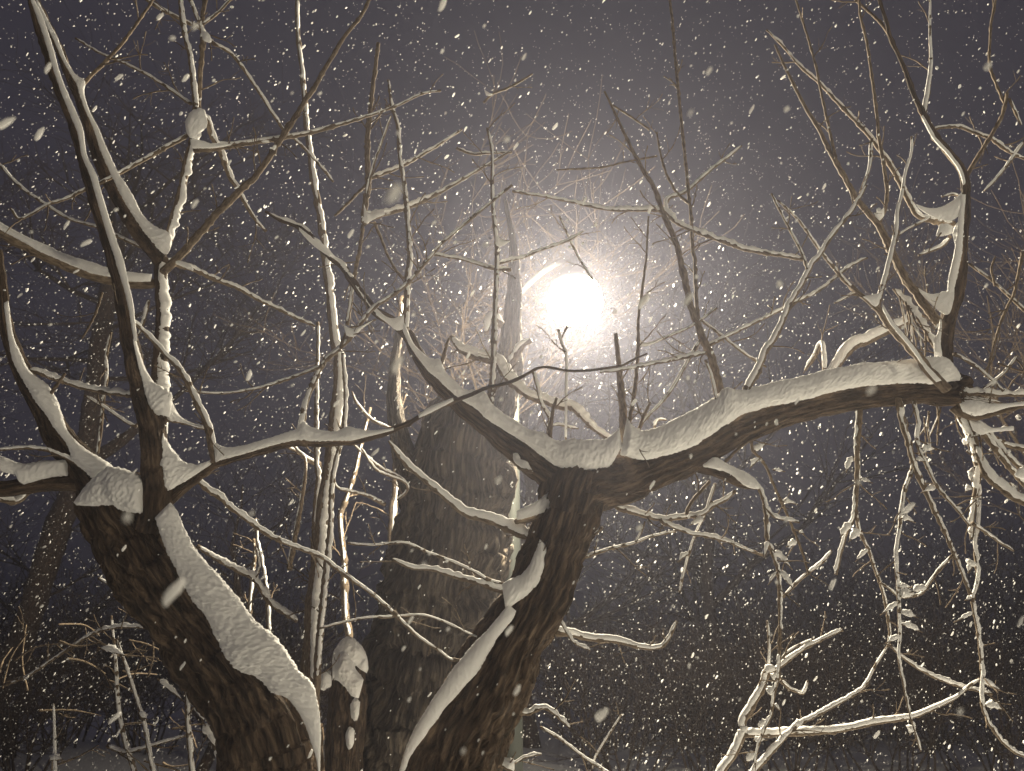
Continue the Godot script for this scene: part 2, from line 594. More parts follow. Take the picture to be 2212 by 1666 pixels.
	bank(k1, [-12, 474, 0, 480, 50, 507, 100, 530, 133, 545, 187, 563, 247, 582, 300, 590, 328, 592], [-12, 492, 0, 497, 50, 523, 83, 541, 127, 562, 167, 579, 207, 592, 283, 608, 325, 608], [A - 0.14, A], 0.8)
	# --- small wood of the left crown
	br(t, "twig", [170, 192, 200, 160, 233, 127, 270, 85, 320, 15, 335, -10], [4.5, 2.5], [A - 0.05, A])
	br(t, "twig", [310, -8, 327, 7, 367, 30, 400, 47, 433, 63, 460, 93, 500, 117, 547, 180, 610, 277, 636, 300, 663, 327, 693, 360, 720, 393], [4, 2.5], [A + 0.1, A + 0.3], 2.5)
	br(t, "twig", [413, 225, 327, 167, 260, 133, 213, 113, 163, 83], [4, 2], [A + 0.03, A + 0.1], 2)
	br(t, "branch", [423, 240, 417, 180, 410, 120, 397, 67, 388, -8], [5.5, 5], [A + 0.02, A], 3, {"side": 0.7})
	br(t, "branch", [428, 240, 430, 213, 433, 160, 437, 100, 437, 43, 444, -8], [5, 5], [A + 0.05, A + 0.05])
	br(t, "twig", [437, 90, 437, 67, 424, 35, 408, -8], [4, 3.5], [A + 0.04, A + 0.05], 3)
	br(t, "twig", [438, 52, 470, 28, 505, -8], [3, 2], [A + 0.04, A + 0.05], 2)
	var cl := br(t, "branch", [418, 325, 467, 319, 553, 306, 653, 290, 720, 273, 786, 253, 853, 230, 910, 203, 952, 196], [7, 2.2], [A + 0.02, A + 0.3], [7, 3, 2, 1.5, 1, 0.5])
	bank(cl, [411, 300, 437, 303, 463, 312, 500, 310], [413, 320, 440, 321, 466, 319, 500, 314], [A, A + 0.03], 0.6)
	bank(cl, [400, 262, 418, 240, 440, 238, 448, 262], [402, 285, 414, 300, 428, 290, 446, 275], [A, A], 0.5, 0.12)
	bank(cl, [434, 66, 450, 72, 457, 88], [438, 86, 446, 90, 454, 92], [A, A], 0.6, 0.12)
	br(t, "branch", [410, 290, 360, 317, 307, 347, 260, 373, 213, 397, 183, 410, 140, 430, 100, 443, 67, 463, 40, 473, 23, 450], [5, 2.5], [A + 0.02, A - 0.1], 2)
	br(t, "twig", [-6, 350, 43, 403, 100, 443, 150, 473, 207, 490, 253, 510, 313, 537], [3, 4], [A + 0.08, A + 0.06], 2)
	br(t, "branch", [436, 250, 443, 255, 460, 300, 477, 333, 493, 377, 510, 407, 527, 437, 550, 473, 575, 500], [6, 3], [A + 0.03, A + 0.2], [8, 7, 7, 6, 3, 1], {"patchy": 0.25})
	br(t, "branch", [60, 800, 87, 807, 133, 824, 183, 838, 233, 848, 297, 856], [5, 6], [A - 0.05, A - 0.08], 7)
	br(t, "twig", [97, 868, 120, 835, 140, 808], [5, 3], [A - 0.08, A - 0.15])
	br(t, "twig", [183, 855, 233, 885, 277, 915, 296, 921], [2.5, 3.5], [A + 0.1, A + 0.05], 2.5)
	br(t, "twig", [187, 1018, 160, 998, 117, 978, 67, 968, -8, 972], [5, 3], [A - 0.06, A - 0.15], 3)
	br(t, "twig", [220, 632, 205, 680, 177, 732], [3, 2], [A + 0.25, A + 0.3], 0)
	br(t, "twig", [322, 648, 307, 705, 298, 725], [4, 3], [A + 0.02, A], 3)
	br(t, "twig", [240, 718, 230, 768, 230, 822, 223, 872, 217, 938, 210, 980], [3, 3.5], [A + 0.3, A + 0.3], 1.5)
	# --- the low branch M1 that sweeps right across the picture
	var m1 := br(t, "branch", [345, 1095, 372, 1070, 400, 1050, 440, 1018, 470, 1000, 560, 975, 640, 956, 700, 957, 760, 953, 800, 945, 845, 930, 873, 919, 903, 902, 970, 872, 1020, 852, 1053, 838, 1106, 824, 1139, 808, 1173, 793, 1239, 802, 1333, 792, 1373, 775, 1398, 764], [18, 15, 12, 11, 10, 9, 9, 9, 9, 8, 7, 6, 5, 4.5, 4.5, 4, 4, 3.5, 3, 3, 2.5, 2, 2], [A - 0.05, A - 0.02], 0)
	bank(m1, [352, 935, 370, 970, 390, 995, 420, 1005, 440, 1000, 458, 992], [344, 985, 350, 1020, 360, 1062, 385, 1050, 412, 1032, 456, 1003], [A - 0.1, A - 0.06], 0.45, 0.18)
	bank(m1, [461, 955, 490, 966, 520, 964, 553, 955, 600, 940, 640, 926, 655, 910, 672, 922, 720, 932, 750, 923, 770, 926, 800, 930, 850, 924], [465, 998, 520, 982, 553, 972, 600, 960, 640, 951, 660, 952, 680, 953, 720, 953, 760, 950, 800, 942, 850, 930], [A - 0.07, A - 0.07], 0.5, 0.16)
	bank(m1, [903, 896, 930, 878, 970, 862, 978, 860], [905, 903, 935, 890, 970, 872, 980, 866], [A - 0.06, A - 0.06], 0.6)
	br(t, "shoot", [643, 956, 653, 908, 663, 862, 696, 788, 733, 752, 760, 725, 786, 688, 810, 662, 873, 618, 930, 555, 953, 527, 1030, 462, 1106, 400], [7, 2.4], [A - 0.04, A + 0.2], 1.5)
	var m2 := br(t, "shoot", [463, 998, 447, 918, 427, 875, 393, 805, 353, 762, 320, 725, 290, 698, 248, 660], [9, 3], [A - 0.06, A - 0.15], 4)
	var fw := br(t, "twig", [352, 905, 395, 912, 420, 920, 446, 928], [6, 4], [A - 0.04, A - 0.05])
	bank(fw, [364, 850, 380, 890, 405, 910, 438, 920], [361, 905, 392, 912, 418, 921, 440, 927], [A - 0.07, A - 0.06], 0.5)
	br(t, "branch", [415, 1030, 430, 1040, 447, 1058, 473, 1072, 493, 1092, 520, 1112, 553, 1137, 596, 1164, 653, 1187, 690, 1200, 720, 1222, 753, 1247, 800, 1280, 846, 1320, 873, 1347, 906, 1377, 946, 1404, 973, 1424, 998, 1427], [6, 3.5], [A - 0.03, A + 0.2], [4, 6, 4, 3, 2, 1, 1, 0.5])
	br(t, "twig", [696, 790, 640, 812, 560, 838, 480, 850, 400, 845], [4, 2], [A - 0.02, A + 0.2], 2)
	var wb := br(t, "twig", [735, 752, 752, 712, 783, 704, 812, 690], [3, 2], [A, A + 0.05])
	bank(wb, [742, 702, 760, 710, 780, 704, 806, 692], [748, 725, 765, 728, 780, 712, 802, 695], [A - 0.02, A], 0.5)
	# --- right stem
	var s2 := br(t, "stem", [952, 1750, 975, 1666, 1002, 1580, 1047, 1500, 1092, 1420, 1137, 1330, 1177, 1250, 1206, 1170, 1226, 1100, 1242, 1045, 1258, 1010], [100, 88, 82, 76, 72, 68, 62, 60, 62, 66, 60], [B, B], 0, {"ground": base + Vector3(0.10, -0.05, 0), "rough": 0.46})
	bank(s2, [1098, 1306, 1086, 1320, 1053, 1361, 1020, 1394, 986, 1434, 953, 1484, 920, 1531, 890, 1587, 873, 1627, 858, 1680], [1115, 1320, 1105, 1340, 1073, 1380, 1038, 1440, 998, 1487, 955, 1540, 918, 1590, 888, 1632, 876, 1662, 862, 1690], [B - 0.10, B - 0.13], 0.8, 0.14)
	bank(s2, [1166, 1165, 1150, 1208, 1128, 1238, 1104, 1252, 1084, 1262], [1186, 1185, 1175, 1235, 1150, 1275, 1118, 1300, 1092, 1316], [B - 0.09, B - 0.09], 0.8)
	var r1 := br(t, "limb", [1262, 1060, 1225, 1030, 1180, 1000, 1120, 965, 1060, 920, 1000, 875, 940, 815, 902, 765, 872, 712, 812, 674, 786, 642, 760, 605, 738, 575, 713, 555, 680, 523, 650, 493, 606, 475, 573, 457], [62, 50, 41, 33, 26, 22, 18, 14, 12, 9, 8, 8, 7, 6, 6, 5, 4, 3], [B, B + 0.12], [0, 0, 0, 0, 0, 0, 0, 3, 5, 5, 4, 4, 5, 5, 3, 1], {"from": 0.55})
	bank(r1, [872, 695, 880, 712, 893, 742, 913, 762, 930, 775, 950, 777, 962, 802, 983, 822, 1006, 842, 1036, 842, 1050, 850, 1066, 875, 1106, 903, 1139, 925, 1179, 938, 1203, 952, 1239, 950, 1273, 952, 1306, 948, 1338, 925], [870, 715, 884, 745, 903, 774, 926, 802, 944, 818, 958, 832, 970, 842, 985, 855, 1005, 868, 1030, 884, 1053, 905, 1086, 927, 1118, 948, 1149, 968, 1189, 998, 1215, 1010, 1239, 1017, 1290, 1015, 1319, 1005, 1344, 965], [B + 0.02, B - 0.09], 0.7, 0.14)
	bank(r1, [810, 663, 830, 681, 850, 687, 872, 678], [812, 680, 836, 698, 856, 713, 873, 710], [B + 0.02, B + 0.02], 0.4)
	bank(r1, [646, 491, 680, 518, 716, 548], [646, 498, 676, 530, 712, 556], [B + 0.08, B + 0.06], 0.7)
	# --- right limb, broken off at its end
	var r2 := br(t, "limb", [1235, 1060, 1290, 1040, 1345, 1030, 1420, 1000, 1510, 965, 1590, 925, 1660, 895, 1730, 876, 1810, 860, 1890, 849, 1970, 842, 2040, 842, 2080, 840], [62, 58, 56, 50, 44, 40, 36, 33, 31, 29, 28, 31, 34], [B, B + 0.1], 0, {"rough": 0.25})
	bank(r2, [1354, 905, 1383, 928, 1423, 925, 1473, 898, 1516, 878, 1546, 858, 1569, 838, 1596, 842, 1659, 830, 1709, 818, 1776, 802, 1859, 785, 1926, 781, 1992, 775, 2036, 772, 2060, 790, 2076, 812], [1340, 985, 1389, 992, 1439, 985, 1489, 968, 1533, 942, 1573, 915, 1606, 895, 1640, 884, 1670, 877, 1726, 865, 1792, 848, 1859, 836, 1926, 829, 1992, 829, 2026, 829, 2056, 825, 2074, 822], [B - 0.09, B + 0.03], 0.75, 0.13)
	# cavity at the broken end
	br(r2, "knot", [2048, 836, 2066, 830], [9, 7], [B + 0.04, B + 0.02], 0, {"mat": M.bark})
	# shoots standing on the right limb and on the left one
	br(t, "shoot", [1346, 965, 1346, 888, 1339, 822, 1336, 775, 1330, 720], [11, 4], [B - 0.05, B])
	br(t, "shoot", [1357, 920, 1366, 872, 1373, 822, 1378, 755, 1379, 688, 1386, 638, 1393, 582, 1396, 555, 1401, 467], [5, 2], [B - 0.06, B], 0)
	br(t, "shoot", [1553, 880, 1556, 848, 1546, 808, 1536, 768, 1519, 735, 1509, 705, 1493, 665, 1483, 622, 1469, 562, 1459, 520, 1439, 477, 1416, 413, 1383, 357, 1359, 310, 1323, 233, 1306, 197], [10, 2.2], [B - 0.04, B + 0.1])
	br(t, "shoot", [1510, 708, 1504, 638, 1501, 562, 1496, 533, 1493, 467, 1486, 400, 1476, 300, 1466, 200, 1459, 127, 1453, 50, 1446, -8], [4.5, 3], [B, B + 0.15])
	br(t, "twig", [1548, 862, 1536, 808, 1523, 778], [3.5, 3], [B - 0.07, B - 0.05], 1)
	br(t, "twig", [1526, 762, 1470, 775, 1406, 787, 1340, 800, 1296, 804], [4, 2.5], [B - 0.04, B - 0.06], 5)
	br(t, "twig", [1513, 735, 1489, 775, 1459, 828, 1433, 865, 1389, 912, 1373, 955], [4, 3], [B - 0.03, B - 0.08], 1.5)
	br(t, "twig", [1525, 748, 1540, 742, 1589, 718, 1659, 684, 1709, 658, 1739, 643, 1759, 635, 1799, 605, 1842, 572, 1874, 557], [4, 2.5], [B, B + 0.05], 3.5)
	br(t, "twig", [1511, 690, 1519, 695, 1563, 728, 1606, 762, 1655, 793], [3, 2.5], [B + 0.01, B], 2)
	var w2 := br(t, "twig", [1380, 748, 1406, 742, 1456, 722, 1499, 702, 1549, 665], [3, 2.5], [B - 0.02, B], 2)
	bank(w2, [1382, 733, 1395, 741, 1412, 738, 1424, 733], [1383, 748, 1396, 747, 1410, 743, 1424, 737], [B - 0.03, B - 0.03], 0.5)
	br(t, "shoot", [1612, 855, 1616, 838, 1639, 795, 1656, 752, 1666, 742, 1682, 712, 1696, 682, 1709, 652, 1732, 615, 1747, 585, 1756, 568, 1772, 550, 1799, 507, 1832, 467, 1849, 443, 1872, 400], [8, 2.5], [B - 0.04, B], 4)
	br(t, "twig", [1747, 587, 1736, 555, 1726, 533, 1702, 487, 1679, 443, 1667, 418], [4, 2], [B - 0.02, B], 1)
	br(t, "twig", [1679, 432, 1726, 477, 1776, 547, 1799, 575, 1836, 618, 1866, 642, 1899, 668], [2, 5.5], [B + 0.05, B + 0.02], 1.5)
	var sn := br(t, "branch", [1735, 560, 1690, 552, 1616, 540, 1556, 520, 1493, 497, 1459, 480, 1433, 457, 1373, 454, 1313, 453, 1239, 437, 1189, 427, 1106, 413], [5, 2.5], [B, B + 0.1], [3, 4, 6, 8, 8, 7, 7, 5, 3, 3, 2])
	br(t, "twig", [1440, 462, 1443, 430, 1483, 413, 1536, 367, 1576, 337, 1602, 315], [4, 2], [B + 0.05, B + 0.1], 3)
	br(t, "twig", [1490, 440, 1463, 417, 1439, 373, 1426, 327, 1419, 285], [3.5, 2], [B + 0.05, B + 0.1], 0)
	br(t, "twig", [1203, 367, 1296, 362, 1350, 350, 1419, 337], [2, 2], [B + 0.15, B + 0.08], 0)
	br(t, "twig", [1323, 227, 1360, 250, 1403, 280], [2.5, 2], [B + 0.1, B + 0.1])
	# shoots on the left limb
	br(t, "shoot", [875, 718, 878, 638, 881, 588, 885, 555, 878, 447, 873, 400, 863, 333, 860, 277, 846, 227, 839, 172], [7, 3], [B + 0.04, B + 0.05], 2, {"side": 0.8, "patchy": 0.7})
	var v8 := br(t, "shoot", [745, 590, 760, 628, 750, 702], [3, 4], [B + 0.1, B + 0.1], 1.5)
	var pz := br(t, "branch", [786, 482, 790, 433, 796, 400, 793, 317, 800, 233, 810, 150, 817, 93], [7, 4], [B + 0.15, B + 0.1])
	br(t, "twig", [792, 420, 806, 360, 820, 320, 845, 250], [3.5, 2], [B + 0.13, B + 0.12], 1.5)
	var pr := br(t, "branch", [784, 484, 806, 470, 870, 452, 933, 425, 993, 391, 1083, 338, 1106, 327], [6, 2.5], [B + 0.14, B + 0.2], [9, 8, 6, 4, 2, 1, 1])
	bank(pr, [786, 440, 794, 458, 806, 460, 830, 456], [786, 480, 796, 480, 808, 473, 832, 463], [B + 0.1, B + 0.1], 0.5)
	br(t, "twig", [808, 480, 826, 523, 836, 550, 856, 585, 875, 603], [3.5, 2.5], [B + 0.12, B + 0.08], 0)
	br(t, "twig", [784, 486, 776, 547, 773, 558, 760, 628, 750, 702], [4, 4], [B + 0.14, B + 0.1], 0)
	var pb := br(t, "branch", [795, 388, 803, 384, 863, 361, 936, 320, 998, 279], [4.5, 2.5], [B + 0.14, B + 0.2], [4, 5, 3, 2, 1])
	br(t, "twig", [723, 467, 783, 407, 800, 392], [2.5, 3], [B + 0.2, B + 0.15])
	br(t, "shoot", [1060, 875, 1066, 772, 1070, 655, 1073, 575, 1073, 530, 1068, 483, 1063, 417, 1063, 333, 1053, 277], [7, 3], [B, B + 0.05], 1.5, {"side": 0.8, "patchy": 0.8})
	var tr := br(t, "twig", [1072, 540, 1082, 522, 1100, 521], [3, 2], [B, B])
	bank(tr, [1068, 492, 1078, 512, 1092, 520, 1102, 521], [1070, 528, 1078, 534, 1088, 530, 1098, 523], [B - 0.01, B], 0.4)
	br(t, "twig", [931, 549, 1000, 561, 1064, 580, 1104, 582], [2.5, 4], [B + 0.1, B + 0.05], 4)
	br(t, "twig", [1075, 570, 1105, 562, 1132, 556, 1162, 543, 1225, 521, 1260, 500], [3.5, 2], [B + 0.05, B + 0.1], 4)
	br(t, "twig", [1280, 604, 1266, 582, 1249, 555, 1229, 513, 1209, 467], [2.5, 2], [B + 0.1, B + 0.15], 1)
	br(t, "twig", [1106, 330, 1053, 331, 1020, 333, 986, 320], [2, 3], [B + 0.2, B + 0.2], 3)
	var t3 := br(t, "twig", [1045, 222, 1063, 204, 1106, 186, 1150, 160], [3, 2], [B + 0.2, B + 0.25])
	bank(t3, [1046, 193, 1056, 200, 1064, 203], [1050, 207, 1057, 207, 1063, 205], [B + 0.19, B + 0.19], 0.4)
	# snow-laden branch behind the fork
	br(t, "branch", [1345, 985, 1316, 950, 1279, 922, 1253, 896, 1233, 880, 1216, 880, 1173, 866, 1139, 853, 1103, 826, 1086, 803, 1070, 782, 1036, 772, 996, 756, 974, 726], [6, 7, 6, 6, 7, 8, 8, 8, 9, 9, 9, 9, 8, 5], [B + 0.15, B + 0.5], [3, 5, 6, 10, 12, 10, 11, 10, 13, 15, 15, 12, 9, 4], {"patchy": 0.2})
	br(t, "twig", [1180, 950, 1186, 905, 1169, 872, 1159, 832, 1150, 800], [4, 3], [B + 0.05, B + 0.1], 4, {"side": 0.5})
	br(t, "twig", [1186, 925, 1203, 918, 1239, 925, 1250, 926], [2.5, 2], [B + 0.05, B + 0.05], 4)
	br(t, "twig", [1222, 955, 1223, 850, 1223, 772, 1213, 742, 1206, 712], [2.5, 3], [B, B + 0.1], 2)
	br(t, "shoot", [1186, 960, 1192, 900, 1202, 860], [6, 3], [B - 0.06, B - 0.08])
	br(t, "shoot", [1372, 958, 1386, 910, 1404, 870], [5, 3], [B - 0.06, B - 0.1])
	br(t, "shoot", [955, 815, 953, 790, 960, 762, 970, 730], [6, 2.5], [B, B])
	br(t, "twig", [1413, 925, 1420, 908, 1440, 907], [3, 2], [B - 0.02, B + 0.02], 3)
	# arc branch that comes from the right stem to the left
	br(t, "branch", [1185, 1170, 1150, 1165, 1106, 1146, 1053, 1124, 1006, 1111, 966, 1080, 936, 1053, 903, 1026, 866, 990, 840, 952], [9, 8, 8, 7, 7, 6, 6, 5, 5, 3], [B, B - 0.05], [9, 13, 16, 17, 14, 10, 11, 9, 7, 9, 5, 2], {"patchy": 0.2})
	var wl := br(t, "branch", [1210, 1080, 1180, 1105, 1146, 1122, 1112, 1128], [10, 5], [B, B - 0.05])
	bank(wl, [1206, 1032, 1186, 1062, 1156, 1085, 1116, 1104], [1208, 1072, 1190, 1098, 1156, 1114, 1116, 1124], [B - 0.04, B - 0.07], 0.5)
	br(t, "branch", [1110, 1282, 1070, 1272, 1036, 1259, 986, 1246, 936, 1231, 886, 1226, 848, 1207], [7, 3], [B - 0.02, B - 0.05], [9, 8, 5, 7, 6, 7, 3])
	br(t, "twig", [1090, 1262, 1053, 1252, 1030, 1238, 980, 1215, 920, 1192, 873, 1173, 806, 1178, 750, 1174], [4, 2.5], [B - 0.02, B - 0.08], 1.5)
	br(t, "twig", [1045, 1380, 1023, 1374, 953, 1341, 910, 1329, 853, 1332, 793, 1335, 740, 1345, 690, 1358], [2.5, 2.5], [B - 0.02, B - 0.05], 1.5)
	br(t, "twig", [1112, 980, 1120, 1005, 1150, 1020], [8, 5], [B - 0.02, B - 0.1], 10)
	right_crown(t, B)
	hanging(t, B)
	low_right(t, B)

func right_crown(t: Node3D, B: float) -> void:
	var C := B + 0.12
	# main upright at the end of the right limb
	var e := br(t, "limb", [2040, 810, 2040, 772, 2043, 738, 2048, 690, 2066, 638, 2074, 588, 2078, 545, 2084, 483, 2087, 433, 2087, 397, 2074, 360, 2050, 330, 2022, 297, 1995, 247, 1978, 213, 1961, 167, 1943, 123, 1923, 80, 1916, 50, 1896, -10], [18, 17, 16, 16, 15, 13, 11, 10, 9, 9, 8, 8, 7, 6, 5, 5, 4, 4, 4, 3], [B + 0.08, C], 0)
	bank(e, [2020, 772, 2018, 745, 2028, 712, 2030, 690], [2036, 772, 2032, 745, 2034, 712, 2034, 690], [B + 0.05, B + 0.05], 0.6, 0.2)
	bank(e, [2047, 632, 2048, 605, 2054, 578, 2062, 545, 2068, 500, 2072, 460, 2076, 420], [2061, 634, 2068, 600, 2072, 575, 2078, 545, 2081, 500, 2083, 460, 2086, 420], [B + 0.06, C - 0.04], 0.6, 0.2)
	bank(e, [2081, 400, 2070, 366, 2046, 333, 2016, 300, 1990, 252], [2087, 396, 2076, 362, 2052, 329, 2022, 296, 1994, 248], [C - 0.03, C - 0.02], 0.6, 0.1)
	bank(e, [1984, 622, 2006, 634, 2030, 632, 2052, 622, 2062, 600], [1988, 632, 2010, 656, 2035, 676, 2050, 678, 2060, 640], [B + 0.07, B + 0.07], 0.4, 0.1)
	bank(e, [1980, 441, 2006, 449, 2030, 448, 2055, 437, 2078, 416], [1984, 449, 2006, 464, 2030, 473, 2055, 476, 2076, 462], [C - 0.03, C - 0.03], 0.4, 0.1)
	bank(e, [2030, 485, 2045, 484, 2060, 489], [2022, 511, 2040, 510, 2058, 504], [C - 0.03, C - 0.03], 0.5, 0.15)
	bank(e, [2058, 503, 2066, 484, 2078, 474], [2062, 524, 2070, 512, 2079, 504], [C - 0.03, C - 0.03], 0.5, 0.15)
	br(t, "branch", [2062, 486, 2009, 474, 1979, 460, 1952, 407, 1929, 363, 1906, 330, 1876, 290, 1819, 230, 1772, 180, 1729, 143, 1692, 100, 1656, 64], [8, 2.2], [C, C + 0.1], 1.5, {"patchy": 0.9})
	br(t, "branch", [2040, 705, 2026, 695, 2002, 665, 1976, 628, 1952, 595, 1932, 555, 1922, 533, 1899, 487, 1876, 460, 1849, 427, 1829, 390, 1812, 360, 1786, 313, 1772, 283, 1739, 230, 1702, 157, 1674, 96], [10, 2.2], [B + 0.08, C + 0.05], 0)
	br(t, "twig", [2022, 690, 1998, 664, 1972, 628, 1948, 595, 1930, 557], [3, 2.5], [B + 0.03, B + 0.05], 0)
	br(t, "shoot", [1806, 342, 1799, 313, 1786, 253, 1772, 190, 1762, 140, 1739, 60, 1717, -8], [3.5, 2], [C, C + 0.05], 0)
	var dd := br(t, "shoot", [1896, 485, 1912, 450, 1916, 410, 1909, 353, 1899, 300, 1892, 227, 1882, 153, 1872, 87, 1859, 33, 1856, -8], [4.5, 2.5], [C, C], 0)
	bank(dd, [1889, 459, 1898, 456, 1910, 448], [1894, 478, 1902, 476, 1910, 466], [C - 0.01, C - 0.01], 0.5)
	br(t, "twig", [1928, 92, 1906, 53, 1859, 10, 1840, -8], [3.5, 2.5], [C, C + 0.05], 0)
	br(t, "shoot", [1996, 250, 2001, 220, 2006, 190, 2011, 140, 2009, 73, 2010, -8], [5, 1.5], [C, C + 0.05], [6, 4, 2, 1, 0.5])
	br(t, "shoot", [2090, 378, 2116, 333, 2142, 293, 2166, 247, 2177, 200], [5, 3.5], [C, C - 0.1], 0)
	br(t, "twig", [2169, 222, 2156, 190, 2139, 143, 2139, 93, 2142, 50, 2153, -8], [3, 2.5], [C - 0.08, C], 0)
	br(t, "twig", [2180, 212, 2192, 240, 2207, 270], [3, 2], [C - 0.1, C - 0.1], 2)
	br(t, "branch", [2018, 285, 2022, 277, 2069, 274, 2109, 288, 2142, 301, 2179, 327, 2220, 346], [4, 3], [C, C], [1, 2, 4, 2, 6, 2, 2])
	br(t, "twig", [2214, 304, 2179, 353, 2152, 387, 2127, 412], [3.5, 2], [C, C], 2.5)
	br(t, "twig", [1896, 660, 1902, 635, 1912, 605, 1922, 565, 1926, 547, 1936, 500, 1939, 460, 1949, 420, 1956, 377, 1969, 333, 1969, 295], [5.5, 2], [B + 0.02, C], 3)
	br(t, "twig", [1884, 300, 1882, 320, 1879, 360, 1869, 393, 1858, 418], [4, 2.5], [C, C], 1)
	br(t, "twig", [2052, 512, 2046, 520, 2029, 535, 1984, 552], [4, 2.5], [C, C - 0.05], 4)
	br(t, "twig", [2076, 425, 2060, 420, 2036, 425], [3, 2], [C, C - 0.05], 2)
	br(t, "twig", [2010, 470, 1990, 480, 1960, 495, 1940, 510], [3.5, 2], [C, C - 0.05], 1)
	# thick shoot crossing in front of the limb's end
	var th := br(t, "branch", [2046, 842, 2012, 806, 1986, 772, 1959, 742, 1926, 705, 1903, 672, 1889, 662, 1839, 618], [12, 11, 10, 10, 10, 9, 6, 4], [B - 0.05, B - 0.02], 0)
	bank(th, [1906, 656, 1928, 692, 1956, 726, 1980, 756, 2000, 786, 2034, 822], [1906, 666, 1926, 703, 1953, 735, 1976, 765, 1996, 793, 2022, 826], [B - 0.07, B - 0.09], 0.8)
	bank(th, [1864, 641, 1886, 636, 1903, 632], [1874, 648, 1890, 662, 1899, 656], [B - 0.04, B - 0.04], 0.5)
	br(t, "twig", [1868, 640, 1846, 635, 1802, 656], [3, 2], [B, B], 2.5)
	# dry flower-like tuft between the shoots
	var tu := br(t, "twig", [2030, 770, 1990, 700, 1960, 660, 1930, 624], [4, 3], [B + 0.06, B + 0.1], [3, 8, 10, 12, 5])
	for k in 9:
		var x := 1936.0 + rng.randf() * 60.0
		var y := 632.0 + (x - 1936.0) * 1.05
		br(t, "twig", [x, y, x + rng.randf_range(-4, 16), y + rng.randf_range(20, 45), x + rng.randf_range(-6, 40), y + rng.randf_range(50, 110)], [rng.randf_range(1.6, 2.8), 1.3], [B + 0.08, B + rng.randf_range(0.0, 0.12)], 1.5 if k % 2 else 0.0)
	br(t, "branch", [1770, 850, 1800, 800, 1840, 752, 1872, 738, 1926, 712, 1990, 680], [10, 7], [B + 0.4, B + 0.6], [4, 6, 14, 14, 12, 6], {"patchy": 0.15})
	br(t, "branch", [1782, 800, 1776, 745, 1760, 770, 1740, 800], [5, 3], [B + 0.45, B + 0.6], 5)

